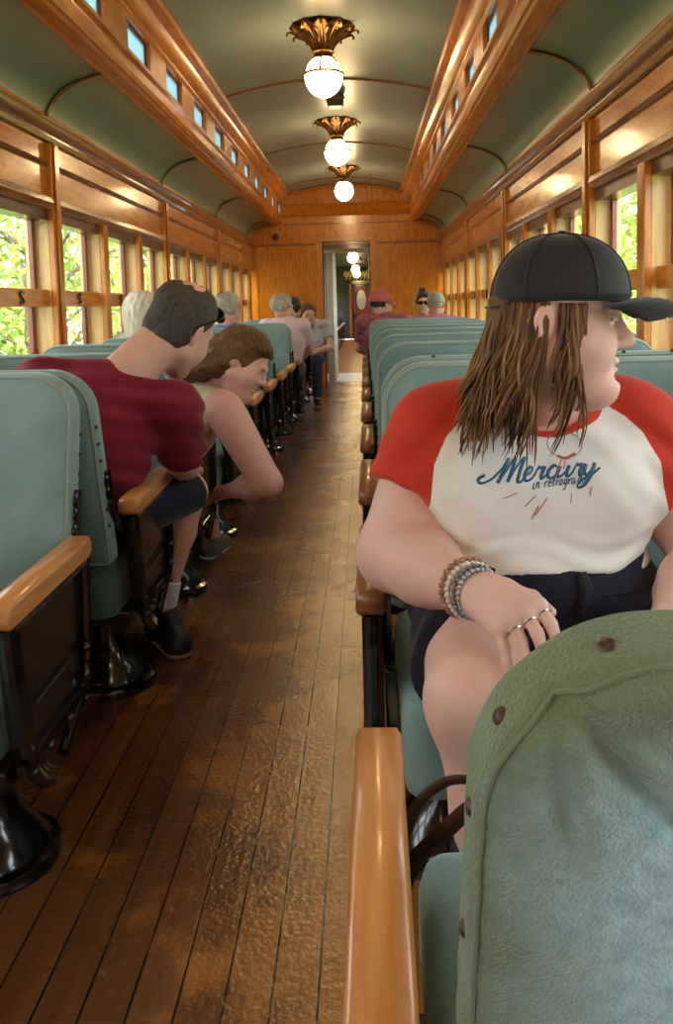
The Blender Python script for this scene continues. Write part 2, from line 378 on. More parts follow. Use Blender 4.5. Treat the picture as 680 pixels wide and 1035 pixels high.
mb.box(-DW-.10, DW+.10, ye0-.026, ye0, DH+.005, DH+.085)
trim(mb, M['oakv'], bevel=.004)
mb = MB()
mb.box(-DW-.035, -DW+.02, ye0-.01, ye1+.02, 0, DH); mb.box(DW-.02, DW+.035, ye0-.01, ye1+.02, 0, DH); mb.box(-DW-.03, DW+.03, ye0-.01, ye1+.02, DH-.11, DH+.03)
struct('door_1', mb, M['darkwood'], bevel=.004)
struct('trim_letterboard_rosette', MB().lathe([(.0, 0), (.05, 0), (.05, .008), (.03, .014), (.03, .02), (0, .02)]), M['darkwood'])
rz = bpy.data.objects['trim_letterboard_rosette']; ntrim[0] += 1; rz.name = 'trim_%d' % ntrim[0]; rz.rotation_euler = (R(90), 0, 0); rz.location = (-1.02, ye0-.001, 2.24)
# wall behind the camera
struct('wall_back', MB().box(-1.5, 1.5, YB-.09, YB, 0, 3.0), M['oakv'], smooth=False)
# ------------------------------------------------------------------ vestibule and the next car seen through the door
M['plate'] = mat('pale_step_plate', (.62, .60, .58), .35, metal=.3, var=.15)
M['curtain'] = mat('cream_canvas', (.36, .32, .25), .8, var=.12, vscale=3)
M['reddoor'] = mat('red_painted_wood', (.28, .025, .015), .3, coat=.5, var=.2)
M['orangefloor'] = mat('orange_brown_floor', (.33, .105, .022), .3, var=.2, vscale=4)
M['greywall'] = mat('dark_grey_paint', (.05, .048, .045), .5, var=.2)
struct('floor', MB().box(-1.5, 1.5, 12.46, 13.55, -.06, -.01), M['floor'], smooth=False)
struct('floor', MB().box(-.6, .6, 13.55, 15.3, -.06, -.005), M['plate'], smooth=False)
struct('floor', MB().box(-1.5, 1.5, 15.3, 31, -.06, -.012), M['orangefloor'], smooth=False)
mb = MB()
for s in (-1, 1):
    a, b = sorted((s*.72, s*.80)); mb.box(a, b, 12.46, 15.3, 0, .9); mb.box(a, b, 12.46, 15.3, 2.1, 2.5); mb.box(a, b, 12.46, 12.75, .9, 2.1); mb.box(a, b, 13.9, 14.2, .9, 2.1)
    a, b = sorted((s*1.40, s*1.5)); mb.box(a, b, 15.3, 31, 0, .95); mb.box(a, b, 15.3, 31, 1.75, 2.6)
    for k in range(14): mb.box(a, b, 15.3+k*1.1, 15.5+k*1.1, .95, 1.75)
    a, b = sorted((s*.40, s*1.5)); mb.box(a, b, 15.25, 15.33, 0, 2.6)
mb.box(-.8, .8, 12.46, 15.3, 2.40, 2.46); mb.box(-1.5, 1.5, 15.25, 31, 2.60, 2.66); mb.box(-1.5, 1.5, 30.9, 31, 0, 2.6)
struct('wall_next_car', mb, M['greywall'], smooth=False)
struct('trim_100', MB().box(-.7, .7, 13.5, 13.56, 2.06, 2.14), M['plate'], smooth=False)
mb = MB(); pts = [(-.235+.0*k+.022*(k % 2), 13.2+.05*k) for k in range(20)]
mb.prism(pts+[(a-.10, b) for a, b in reversed(pts)], .05, 2.05, 'z')
props(mb.build('vestibule_curtain', M['curtain'], smooth=False), 'cream pleated canvas curtain at the left edge of the open end doorway', 'curtain')
mb = MB(); mb.box(-.20, .50, 30.82, 30.9, 0, 2.0)
o = struct('door_2', mb, M['reddoor'], bevel=.01)
fr = MB()
for x0, x1, z0, z1 in ((-.20, -.10, 0, 2.0), (.40, .50, 0, 2.0), (-.2, .5, 1.88, 2.0), (-.2, .5, .78, .92), (-.2, .5, 0, .2)): fr.box(x0, x1, 30.78, 30.83, z0, z1)
struct('door_panel_frame', fr, M['darkwood'], o, bevel=.01)
ov = [(.15+.17*math.cos(a*PI/16), 1.42+.36*math.sin(a*PI/16)) for a in range(32)]
struct('oval_window', MB().prism(ov, 30.77, 30.83), M['metal'], o)
struct('trim_101', MB().box(-.30, -.20, 30.76, 30.9, 0, 2.1).box(.5, .6, 30.76, 30.9, 0, 2.1).box(-.3, .6, 30.76, 30.9, 2.0, 2.12), M['trim'], smooth=False)
mb = MB()
for k in range(-4, 5):
    cx = .12+k*.13; mb.tube([(cx+.06*math.sin(t*.7), 30.7, 2.17+.03*t) for t in range(11)], .022, 6)
    mb.tube([(cx+.055*math.cos(t*.6), 30.7, 2.33+.055*math.sin(t*.6)) for t in range(11)], .018, 6)
M['gold'] = mat('gilt_plaster', (.85, .62, .28), .35, metal=.4)
struct('trim_102', mb, M['gold'])
# ------------------------------------------------------------------ ceiling lamps
def lamp(loc, label):
    t = empty('ceiling_lamp', loc, label, 'ceiling lamp', 'globe lamps along the ceiling'); t.scale = (1.085,)*3
    def sc(r, z, a):
        q = abs(math.cos(6*a)); k = max(0, (r-.07)/.12)
        return r*(1-.10*k*(1-q)), z+.028*k*(q-.5)
    mb = MB()
    mb.lathe([(.040, -.002), (.052, .0), (.060, .022), (.074, .05), (.098, .078), (.132, .10), (.166, .112), (.186, .115), (.192, .122), (.186, .127), (.15, .130), (.115, .135), (.09, .138)], (0, 0, 0), 72, scallop=sc)
    o = mb.build('canopy', M['brass'], t)
    MB().lathe([(.05, .05), (.055, .10), (.06, .13), (.10, .136), (.105, .15), (.02, .152)], (0, 0, 0), 32).build('ceiling_rose', M['brass'], t)
    mb = MB()                     # cast leaf ribs and scrolled tips
    for k in range(12):
        a = 2*PI*k/12; ca, sa = math.cos(a), math.sin(a)
        prof = [(.054, .0), (.066, .026), (.088, .058), (.122, .084), (.158, .102), (.188, .115), (.204, .112), (.208, .102), (.200, .098)]
        mb.tube([(r*ca, r*sa, z) for r, z in spline(prof, 3)], .0065, 6)
        a2 = a+PI/12; mb.tube([(r*math.cos(a2+d), r*math.sin(a2+d), z) for r, z, d in ((.075, .038, 0), (.10, .066, .10), (.13, .086, .12), (.15, .098, 0), (.13, .088, -.12), (.10, .066, -.10), (.075, .038, 0))], .0045, 5)
    mb.build('leaf_scrolls', M['brass'], o)
    mb = MB().lathe([(.05, -.055), (.062, -.05), (.062, -.036), (.055, -.03), (.055, -.012), (.066, -.006), (.066, .004), (.05, .008)], (0, 0, 0), 32)
    mb.build('collar', M['brass'], t)
    gz, gr = -.142, .110
    prof = [(.048, -.04)]+[(gr*math.sin(a), gz+gr*1.08*math.cos(a)) for a in [R(d) for d in range(28, 180, 8)]]+[(.003, gz-gr*1.08)]
    MB().lathe(prof, (0, 0, 0), 40).build('globe', M['globe'], t)
    mb = MB(); rr = gr+.004
    mb.tube([(rr*math.cos(a), rr*math.sin(a), gz+.012) for a in [2*PI*k/40 for k in range(41)]], .0080, 6)
    for k in range(6):
        a = 2*PI*k/6+.4
        mb.tube([(rr*math.sin(b)*math.cos(a), rr*math.sin(b)*math.sin(a), gz+rr*1.08*math.cos(b)) for b in [R(d) for d in range(24, 88, 7)]], .0062, 6)
    mb.build('cage', M['brass'], t)
    return t
l0 = lamp((.02, 5.48, 2.825), 'nearest and largest globe lamp with ornate brass canopy on the arched ceiling')
dup(l0, (.02, 8.19, 2.835), 'middle one of the three brass globe lamps, between the ceiling box and the far lamp')
dup(l0, (.02, 10.9, 2.835), 'farthest and smallest brass globe lamp, in front of the arched end wall')
dup(l0, (.02, 2.77, 2.825), 'globe lamp on the ceiling above the camera, out of the frame')
dup(l0, (.02, .06, 2.825), 'globe lamp on the ceiling behind the camera, out of the frame')
dup(l0, (.02, -2.65, 2.825), 'added unseen globe lamp near the rear of the car, brightening the foreground')  # unseen lamp added far behind the camera to lighten the foreground
dup(l0, (.02, 18.5, 2.42), 'added unseen globe lamp above the lintel, brightening the next car')  # lamp added out of sight to raise the light in the next car
dup(l0, (.02, 24.5, 2.42), 'globe lamp in the next car, seen through the end doorway')
dup(l0, (.02, 28.2, 2.42), 'farther globe lamp in the next car above its red door')
t = empty('ceiling_box', (.04, 7.2, 2.93), 'small dark ventilator box on the ceiling between the first two lamps', 'ventilator')
MB().prism([(-.075, -.0), (-.06, -.055), (.06, -.055), (.075, 0), (.075, .05), (-.075, .05)], -.06, .06).build('housing', M['darkgrey'], t, bevel=.005)
MB().box(-.085, .085, -.07, .07, -.004, .012).build('flange', M['brass'], t, bevel=.003)
# ------------------------------------------------------------------ outside: bank and trees on both sides
struct('ground', MB().box(-30, -1.6, -15, 45, -1.3, -1.2).box(1.6, 30, -15, 45, -1.3, -1.2), M['grass'], smooth=False)
def tree(loc, h, rad, n, m, label, seed):
    rng = np.random.default_rng(seed)
    t = empty('tree', loc, label, 'tree', 'trees beside the line')
    trunk = MB()
    ax, ay = rng.normal(0, .25, 2)
    tp = [(0, 0, 0), (ax*.3, ay*.3, h*.3), (ax, ay, h*.65), (ax, ay, h*.95)]
    trunk.tube(spline(tp, 4), [.16-.011*i for i in range(13)], 8)
    for k in range(7):
        a = rng.uniform(0, 6.28); z = h*rng.uniform(.15, .7)
        trunk.tube([(ax*z/h, ay*z/h, z), (ax*z/h+math.cos(a)*rad*.4, ay*z/h+math.sin(a)*rad*.4, z+.5), (math.cos(a)*rad*.8, math.sin(a)*rad*.8, z+.8)], [.06, .04, .015], 6)
    trunk.build('trunk', M['bark'], t)
    cl = rng.normal(0, 1, (46, 3)); cl /= np.linalg.norm(cl, axis=1)[:, None]; cl *= rng.uniform(.35, 1, (46, 1))
    cl = cl*[rad, rad, h*.52]+[0, 0, h*.50]
    c = cl[rng.integers(0, 46, n)]+rng.normal(0, .30, (n, 3))
    d = rng.normal(0, 1, (n, 3)); d /= np.linalg.norm(d, axis=1)[:, None]
    e = np.cross(d, rng.normal(0, 1, (n, 3))); e /= np.linalg.norm(e, axis=1)[:, None]
    sz = rng.uniform(.05, .10, (n, 1))
    V = np.stack([c-d*sz, c+e*sz*.5, c+d*sz, c-e*sz*.5], 1).reshape(-1, 3)
    me = bpy.data.meshes.new('foliage'); me.from_pydata(V.tolist(), [], [(4*i, 4*i+1, 4*i+2, 4*i+3) for i in range(n)])
    me.materials.append(m); o = bpy.data.objects.new('foliage', me); C.objects.link(o); o.parent = t
TL = [(-5.0, -4.5, 0), (-5.0, 1.2, 1), (-4.6, 5.2, 0), (-5.4, 8.2, 1), (-4.4, 11.5, 0), (-5.2, 15.0, 1), (-4.8, 19.0, 0), (-5.6, 24.0, 1), (-7.5, 6.6, 1), (-8.2, 12.5, 0), (-8.5, 18.0, 1), (-8, 29, 0)]
TR = [(5.0, -5.0, 0), (5.2, .4, 0), (4.6, 4.2, 1), (5.2, 7.4, 0), (4.6, 10.6, 1), (5.4, 14.2, 0), (5, 18.5, 1), (5.8, 24, 0), (7.8, 8.5, 0), (8.2, 15, 1), (8, 29, 1)]
TL.sort(key=lambda q: q[1]); TR.sort(key=lambda q: q[1])
words = ['first', 'second', 'third', 'fourth', 'fifth', 'sixth', 'seventh', 'eighth', 'ninth', 'tenth', 'eleventh', 'twelfth']
for i, (x, y, k) in enumerate(TL):
    tree((x, y, -1.25), 5.4+.3*(i % 3), 1.6, 3300, M['leaf' if k == 0 else 'leaf2'], ('dark' if k == 0 else 'yellowish')+' green tree outside the left windows, %s counted from the rear' % words[i], 100+i)
for i, (x, y, k) in enumerate(TR):
    tree((x, y, -1.25), 5.4+.3*(i % 3), 1.6, 3300, M['leaf' if k == 0 else 'leaf2'], ('dark' if k == 0 else 'yellowish')+' green tree outside the right windows, %s counted from the rear' % words[i], 200+i)
# ------------------------------------------------------------------ seats
# local u runs from the aisle into the seat; s = -1 left row, +1 right row; f = +1 back at far end (faces the camera), -1 back at near end
def rrect(u0, u1, z0, z1, r, rb=.03, n=7, inset=0):
    u0 += inset; u1 -= inset; z0 += inset; z1 -= inset; r = max(r-inset, .005); rb = max(rb-inset, .005); out = []
    for cu, cz, rr, a0 in ((u1-r, z1-r, r, 0), (u0+r, z1-r, r, 90), (u0+rb, z0+rb, rb, 180), (u1-rb, z0+rb, rb, 270)):
        for k in range(n): a = R(a0+90*k/(n-1)); out.append((cu+rr*math.cos(a), cz+rr*math.sin(a)))
    return out
def slab(levels, place):
    mb = MB(); vs = []; n = len(levels[0][0])
    for poly, t in levels: vs += [place(u, z, t) for u, z in poly]
    fs = []
    for i in range(len(levels)-1):
        for k in range(n): fs.append((i*n+k, i*n+(k+1) % n, (i+1)*n+(k+1) % n, (i+1)*n+k))
    fs.append(tuple(range(n))); fs.append(tuple((len(levels)-1)*n+k for k in range(n)))
    return mb.add(vs, fs)
def back_geom(f, base=.255, top=.40, zt=1.065):
    # centre line of the back: y offset as a function of height
    return lambda z: f*(base+(top-base)*((z-.48)/(zt-.48)))
def make_seat(s, f, W, label=None, back=True, first=False, panel='panelblack', armm='arm', zt=1.065):
    t = empty('coach_seat', (0, 0, 0), label, 'train seat')
    X = lambda u: s*u
    # bell foot
    MB().lathe([(.150, 0), (.152, .012), (.145, .028), (.128, .034), (.122, .046), (.098, .075), (.070, .115), (.054, .16), (.048, .21), (.052, .255), (.066, .29), (.06, .31), (.03, .31)], (X(.18), -.02, 0), 36).build('pedestal', M['iron'], t)
    # under frame and rail
    MB().box(*sorted((X(.06), X(W-.01))), -.20, .20, .255, .30).build('seat_frame', M['panelblack'], t, bevel=.006)
    MB().box(*sorted((X(W-.05), X(W-.02))), -.03, .03, 0, .30).build('wall_leg', M['iron'], t, bevel=.005)
    # cushion
    lv = [(rrect(.088, W-.01, -.245, .335, .05, .05, 5, i), z) for i, z in ((.02, .287), (.004, .297), (0, .32), (0, .415), (.010, .445), (.035, .460), (.09, .468))]
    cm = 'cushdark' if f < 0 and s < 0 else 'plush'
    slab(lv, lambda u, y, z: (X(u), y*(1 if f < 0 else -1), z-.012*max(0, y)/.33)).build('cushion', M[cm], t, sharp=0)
    # end panel with moulded iron frame
    po = [(-.215, .60), (.235, .60), (.225, .45), (.215, .295), (-.16, .285), (-.195, .40)]
    MB().prism(po, *sorted((X(.035), X(.055))), 'x').build('end_panel', M[panel], t, bevel=.003)
    e = MB(); q = X(.028)
    for off, r in ((0, .016), (.028, .009), (.045, .007)):
        e.tube([(q, a+off, b) for a, b in spline([(-.225, .61), (-.215, .54), (-.19, .42), (-.175, .34), (-.12, .25), (-.05, .20)], 5)], r, 8)
    e.tube([(q, a, b) for a, b in spline([(.235, .61), (.228, .5), (.218, .40), (.20, .32), (.12, .27), (.03, .22)], 5)], .014, 8)
    e.tube([(q, -.19, .30), (q, .20, .30)], .012, 8); e.tube([(q, -.205, .602), (q, .225, .602)], .012, 8)
    e.tube([(q, -.10, .40), (q, .12, .405)], .0035, 6)
    for a, b in ((-.165, .33), (-.15, .275), (.185, .335), (.19, .40), (.17, .28), (-.06, .285), (.06, .285)): e.sphere((q-s*.008, a, b), .013, 8, 6)
    e.build('end_frame', M['iron'], t)
    # arm
    lv = [([(y, z) for y, z in [(-.255+i, .618+i*.6), (.215-i, .618+i*.6), (.24-i, .63), (.243-i, .655-i*.5), (.235-i, .668-i), (-.25+i, .668-i), (-.262+i, .655-i*.5), (-.262+i, .63)]], u) for i, u in ((.007, .001), (.0, .007), (0, .055), (.007, .061))]
    slab(lv, lambda y, z, u: (X(u+(.006 if y > .1 else 0)), y, z)).build('armrest', M[armm], t, smooth=True, sharp=50)
    if back:
        g = back_geom(f, zt=zt); u0, u1 = .072, W-.005; zb = .47
        Lv = []
        for i, d in ((.10, -.050), (.05, -.049), (.022, -.044), (.006, -.032), (0, -.015), (0, .015), (.006, .032), (.022, .046), (.05, .054), (.10, .058)):
            Lv.append((rrect(u0, u1, zb, zt, .115, .03, 8, i), d))
        bo = slab(Lv, lambda u, z, d: (X(u), g(z)-f*d, z)).build('backrest', M['plush'], t, sharp=0)
        wp = rrect(u0, u1, zb, zt, .115, .03, 8, .010)
        mb = MB()
        for d in (-.036, .036):
            mb.tube([(X(u), g(z)-f*d, z) for u, z in wp]+[(X(wp[0][0]), g(wp[0][1])-f*d, wp[0][1])], .0048, 6)
        mb.build('welt', M['welt'], bo)
        mb = MB(); q = X(u0-.004)           # cast scroll bracket of the walk-over back
        for zz, a in ((.66, 0), (.70, .5), (.735, 0)):
            mb.tube([(q, g(zz)+.016*math.cos(b), zz+.020*math.sin(b)) for b in [2*PI*k/12 for k in range(13)]], .0055, 6)
        mb.tube([(q, g(.76), .765), (q, g(.64), .64), (q, f*.16, .52), (q, f*.03, .40)], .012, 8)
        mb.tube([(q-s*.01, g(.62), .63), (q-s*.01, f*.20, .54), (q-s*.005, f*.12, .42)], .007, 6)
        mb.build('back_bracket', M['iron'], bo)
    return t
def tacks(seat, f, W, s, spots, zt=1.065):
    bo = [o for o in seat.children if o.name.startswith('backrest')][0]; g = back_geom(f, zt=zt)
    for u, z, d in spots: MB().sphere((s*u, g(z)-f*d, z), .0055, 8, 6).build('upholstery_tack', M['button'], bo)
XL, XR = -.44, .212
WL, WR = .93, 1.15
PL = [1.79+.897*k for k in range(12)]
PRT = [.825, 1.85]+[2.75+.897*k for k in range(11)]
LL = make_seat(-1, 1, WL, 'nearest left-row seat facing the camera, light teal back and thick golden oak arm')
LL.location = (XL, PL[0], 0); LL['group'] = 'seats of the left row'
LA = make_seat(-1, -1, WL, 'left-row seat of the man in maroon, its tall back against the nearest back', panel='panelbrown')
LA.location = (XL, PL[1], 0); LA['group'] = 'seats of the left row'
names_l = ['left-row seat of the leaning girl in pale yellow, dark end panel', 'left-row seat in front of the girl, arm showing past her elbow', 'left-row seat second in front of the girl',
           'left-row seat third in front of the girl, oak arm by the aisle', 'left-row seat with a whole teal back showing right of the girl\'s hair', 'left-row seat turned to face the camera, ahead of the grey-haired man\'s seat',
           'left-row seat whose teal back the man with glasses leans on', 'left-row seat just beyond the man with glasses', 'left-row seat of the woman in pale grey, facing back', 'last left-row seat, beside the end wall']
faces_l = [-1, -1, -1, -1, -1, 1, -1, -1, 1, -1]
for y, n_, f in zip(PL[2:], names_l, faces_l): dup(LL if f > 0 else LA, (XL, y, 0), n_, 'seats of the left row')
RA = make_seat(1, -1, WR, 'right-row seat with its back to the capped woman\'s seat back, tacks along the top edge', armm='armdark', zt=1.075)
RA.location = (XR, PRT[2], 0); RA['group'] = 'seats of the right row'
names_r = ['right-row seat second beyond the capped woman\'s seat', 'right-row seat third beyond the capped woman\'s seat', 'right-row seat fourth beyond the capped woman\'s seat', 'right-row seat fifth beyond the capped woman\'s seat',
           'right-row seat sixth beyond the capped woman\'s seat', 'right-row seat of the man in the pink-red cap, its aisle side under his arm', 'right-row seat of the man in the grey-green cap']
for i, (y, n_) in enumerate(zip(PRT[3:10], names_r)):
    if 'facing back' not in n_: dup(RA, (XR, y, 0), n_, 'seats of the right row')
RW = make_seat(1, 1, WR, 'right-row seat of the capped woman, facing the camera with brown arm end', armm='armdark'); RW.location = (XR, PRT[1], 0); RW['group'] = 'seats of the right row'
dup(RW, (XR, 10.72, 0), 'right-row seat of the woman in sunglasses, facing back', 'seats of the right row')
RF = make_seat(1, -1, WR, 'foreground seat with large worn sage and blue plush back, seen from behind', back=False); RF.location = (XR, PRT[0], 0); RF['group'] = 'seats of the right row'

M['button'] = mat('dark_brown_button', (.06, .025, .015), .4)
tacks(LL, 1, WL, -1, [(.0725, .60+.05*k, -.022) for k in (0, 1, 4, 5, 6)])
tacks(LA, -1, WL, -1, [(.0725, .60+.05*k, -.022) for k in (0, 1, 4, 5, 6)])
tacks(RA, -1, WR, 1, [(.22+.13*k, 1.0745, -.022) for k in range(6)], zt=1.075)
# seats of the next car: dark iron ends along its aisle
for k in range(9):
    y = 17.2+1.35*k; t = empty('coach_seat', (-.42, y, 0), 'dark seat in the next car, number %d from its doorway' % (k+1), 'train seat', 'dark seats in the next car'); t['label'] = 'dark iron-ended seat of the left row in the next car'
    MB().prism([(-.25, .05), (.2, .05), (.25, .62), (-.22, .62)], -.04, 0, 'x').build('end_panel', M['iron'], t)
    MB().prism([(-.30, .45), (-.20, .45), (-.30, 1.05), (-.38, 1.05)], -.85, -.05, 'x').build('backrest', M['darkgrey'], t, bevel=.02)
    MB().box(-.06, .01, -.24, .24, .62, .66).build('armrest', M['plate'], t, bevel=.01)
# ------------------------------------------------------------------ implicit surfaces for bodies, clothes and worn upholstery
def surfnet(F, org, h, smooth=1):
    s = (F < 0); nx, ny, nz = F.shape
    c = np.zeros((nx-1, ny-1, nz-1), np.uint8)
    for a in (0, 1):
        for b in (0, 1):
            for d in (0, 1): c += s[a:nx-1+a, b:ny-1+b, d:nz-1+d]
    act = (c > 0) & (c < 8); ijk = np.argwhere(act); idx = np.full(act.shape, -1, np.int32); idx[act] = np.arange(len(ijk))
    acc = np.zeros((len(ijk), 3)); cnt = np.zeros(len(ijk)); i, j, k = ijk.T
    cor = [(a, b, d) for a in (0, 1) for b in (0, 1) for d in (0, 1)]
    for ca in cor:
        for ax in range(3):
            if ca[ax]: continue
            cb = list(ca); cb[ax] = 1
            fa = F[i+ca[0], j+ca[1], k+ca[2]].astype(float); fb = F[i+cb[0], j+cb[1], k+cb[2]].astype(float)
            m = (fa < 0) != (fb < 0)
            t = np.where(m, fa/np.where(m, fa-fb, 1), 0)
            pt = np.array(ca, float)[None]+np.zeros((len(ijk), 3)); pt[:, ax] += t
            acc[m] += pt[m]; cnt[m] += 1
    V = (ijk+acc/cnt[:, None])*h+np.array(org)
    Q = []
    for ax in range(3):
        o1, o2 = [(1, 2), (2, 0), (0, 1)][ax]
        sl0 = [slice(None)]*3; sl1 = [slice(None)]*3; sl0[ax] = slice(0, -1); sl1[ax] = slice(1, None)
        e = np.argwhere(s[tuple(sl0)] != s[tuple(sl1)])
        e = e[(e[:, o1] > 0) & (e[:, o2] > 0) & (e[:, o1] < F.shape[o1]-1) & (e[:, o2] < F.shape[o2]-1)]
        if not len(e): continue
        def cell(d1, d2):
            q = e.copy(); q[:, o1] -= d1; q[:, o2] -= d2; return idx[q[:, 0], q[:, 1], q[:, 2]]
        quad = np.stack([cell(1, 1), cell(0, 1), cell(0, 0), cell(1, 0)], 1)
        flip = ~s[e[:, 0], e[:, 1], e[:, 2]]
        quad[flip] = quad[flip][:, ::-1]; Q.append(quad)
    Q = np.concatenate(Q); Q = Q[(Q >= 0).all(1)]
    for _ in range(smooth):
        A = np.zeros_like(V); n = np.zeros(len(V))
        for a, b in ((0, 1), (1, 2), (2, 3), (3, 0)):
            np.add.at(A, Q[:, a], V[Q[:, b]]); np.add.at(A, Q[:, b], V[Q[:, a]]); np.add.at(n, Q[:, a], 1); np.add.at(n, Q[:, b], 1)
        V = V*.5+.5*A/np.maximum(n, 1)[:, None]
    return V, Q
A_ = lambda p: np.array(p, float)
class Field:
    def __init__(s): s.p = []; s.cuts = []; s.disp = None; s.grow = 0
    def ell(s, c, r, k=.02, rot=None, sub=False, tag=''):
        s.p.append(('e', A_(c), A_(r), k, rot, sub, tag)); return s
    def cap(s, a, b, r1, r2, k=.02, flat=None, sub=False, cut=None, tag=''):
        s.p.append(('c', A_(a), A_(b), (r1, r2), k, flat, sub, cut, tag)); return s
    def run(s, h, smooth=1, bounds=None):
        if bounds is None:
            lo = np.full(3, 1e9); hi = -lo
            for q in s.p:
                if q[0] == 'e' and not q[5]: m = max(q[2])+s.grow; lo = np.minimum(lo, q[1]-m); hi = np.maximum(hi, q[1]+m)
                if q[0] == 'c' and not q[6]:
                    m = max(q[3])+s.grow; lo = np.minimum(lo, np.minimum(q[1], q[2])-m); hi = np.maximum(hi, np.maximum(q[1], q[2])+m)
            lo -= 3*h+.012; hi += 3*h+.012
        else: lo, hi = A_(bounds[0]), A_(bounds[1])
        n = np.ceil((hi-lo)/h).astype(int)+1
        ax = [(lo[i]+h*np.arange(n[i])).astype(np.float32) for i in range(3)]
        F = np.full(n, 1.0, np.float32)
        for q in s.p:
            if q[0] == 'e': c0 = c1 = q[1]; m = max(q[2]); k = q[3]; sub = q[5]
            else: c0 = np.minimum(q[1], q[2]); c1 = np.maximum(q[1], q[2]); m = max(q[3]); k = q[4]; sub = q[6]
            m += max(k, .02)*1.5+s.grow+.03
            a = np.clip(np.floor((c0-m-lo)/h).astype(int), 0, n); b = np.clip(np.ceil((c1+m-lo)/h).astype(int)+1, 0, n)
            if (b <= a).any(): continue
            X = ax[0][a[0]:b[0]][:, None, None]; Y = ax[1][a[1]:b[1]][None, :, None]; Z = ax[2][a[2]:b[2]][None, None, :]
            if q[0] == 'e':
                r = q[2]; P_ = [X-q[1][0], Y-q[1][1], Z-q[1][2]]
                if q[4] is not None: P_ = [P_[0]*v[0]+P_[1]*v[1]+P_[2]*v[2] for v in np.array(q[4], float)]
                k0 = np.sqrt((P_[0]/r[0])**2+(P_[1]/r[1])**2+(P_[2]/r[2])**2)
                k1 = np.sqrt((P_[0]/r[0]**2)**2+(P_[1]/r[1]**2)**2+(P_[2]/r[2]**2)**2)
                d = k0*(k0-1)/np.maximum(k1, 1e-4); d = np.where(k0 < .1, -min(r)*.95, d)
            else:
                pa, pb = q[1], q[2]; ab = pb-pa; l2 = max(ab@ab, 1e-9)
                t = np.clip(((X-pa[0])*ab[0]+(Y-pa[1])*ab[1]+(Z-pa[2])*ab[2])/l2, 0, 1)
                rr = q[3][0]+(q[3][1]-q[3][0])*t
                dx, dy, dz = X-pa[0]-t*ab[0], Y-pa[1]-t*ab[1], Z-pa[2]-t*ab[2]
                if q[5] is not None:
                    v, fac = A_(q[5][0]), q[5][1]; v = v/np.linalg.norm(v); w_ = dx*v[0]+dy*v[1]+dz*v[2]
                    d = np.sqrt(np.maximum(dx*dx+dy*dy+dz*dz-w_*w_, 0)+(w_/fac)**2)
                    d = (d-rr)*(fac if fac < 1 else 1)
                else: d = np.sqrt(dx*dx+dy*dy+dz*dz)-rr
                if q[7] is not None:
                    cp, cn = A_(q[7][0]), A_(q[7][1]); cn = cn/np.linalg.norm(cn)
                    d = np.maximum(d-s.grow, (X-cp[0])*cn[0]+(Y-cp[1])*cn[1]+(Z-cp[2])*cn[2])+s.grow
            S_ = F[a[0]:b[0], a[1]:b[1], a[2]:b[2]]
            if sub:
                d = -d; hh = np.maximum(k-np.abs(S_-d), 0)/k; F[a[0]:b[0], a[1]:b[1], a[2]:b[2]] = np.maximum(S_, d)+hh*hh*k*.25
            else:
                hh = np.maximum(k-np.abs(S_-d), 0)/k; F[a[0]:b[0], a[1]:b[1], a[2]:b[2]] = np.minimum(S_, d)-hh*hh*k*.25
        G = (ax[0][:, None, None], ax[1][None, :, None], ax[2][None, None, :])
        if s.grow: F -= s.grow
        if s.disp is not None: F += s.disp(*G)
        for c in s.cuts: F = np.maximum(F, c(*G))
        return surfnet(F, lo, h, smooth)
    def subset(s, tags):
        f = Field(); f.p = [q for q in s.p if q[-1] in tags]; return f
def npmesh(name, V, Q, m, parent=None, mats=None, midx=None, attr=None):
    me = bpy.data.meshes.new(name); me.vertices.add(len(V)); me.vertices.foreach_set('co', np.asarray(V, np.float32).ravel())
    me.loops.add(len(Q)*4); me.loops.foreach_set('vertex_index', np.asarray(Q, np.int32).ravel())
    me.polygons.add(len(Q)); me.polygons.foreach_set('loop_start', np.arange(0, len(Q)*4, 4, dtype=np.int32)); me.polygons.foreach_set('loop_total', np.full(len(Q), 4, np.int32))
    for mm in (mats or [m]): me.materials.append(mm)
    if midx is not None: me.polygons.foreach_set('material_index', np.asarray(midx, np.int32))
    me.polygons.foreach_set('use_smooth', np.ones(len(Q), bool))
    if attr:
        for an, av in attr.items():
            a = me.attributes.new(an, 'FLOAT', 'POINT'); a.data.foreach_set('value', np.asarray(av, np.float32))
    me.update(); me.validate()
    o = bpy.data.objects.new(name, me); C.objects.link(o)
    if parent: o.parent = parent
    return o
def join(parts):
    V = []; Q = []; n = 0
    for v, q in parts: V.append(np.asarray(v, float)); Q.append(np.asarray(q)+n); n += len(v)
    return np.concatenate(V), np.concatenate(Q)
def quadtube(pts, rs, seg=8):
    mb = MB().tube(pts, rs, seg); q = [f for f in mb.f if len(f) == 4]
    return np.array([tuple(v) for v in mb.v]), np.array(q)
def unit(v): v = A_(v); return v/np.linalg.norm(v)
def frame(f, u):
    f = unit(f); u = A_(u); u = unit(u-f*(u@f)); return np.stack([np.cross(f, u), f, u])      # rows right, forward, up
class Head:
    # local axes: right, forward, up; origin between the ears
    def __init__(s, c, f, u, sc=(1, 1, 1)): s.c = A_(c); s.B = frame(f, u); s.s = A_(sc) if not isinstance(sc, (int, float)) else A_((sc,)*3)
    def w(s, p): return (A_(p)*s.s)@s.B+s.c
    def l(s, p): return ((A_(p)-s.c)@s.B.T)/s.s
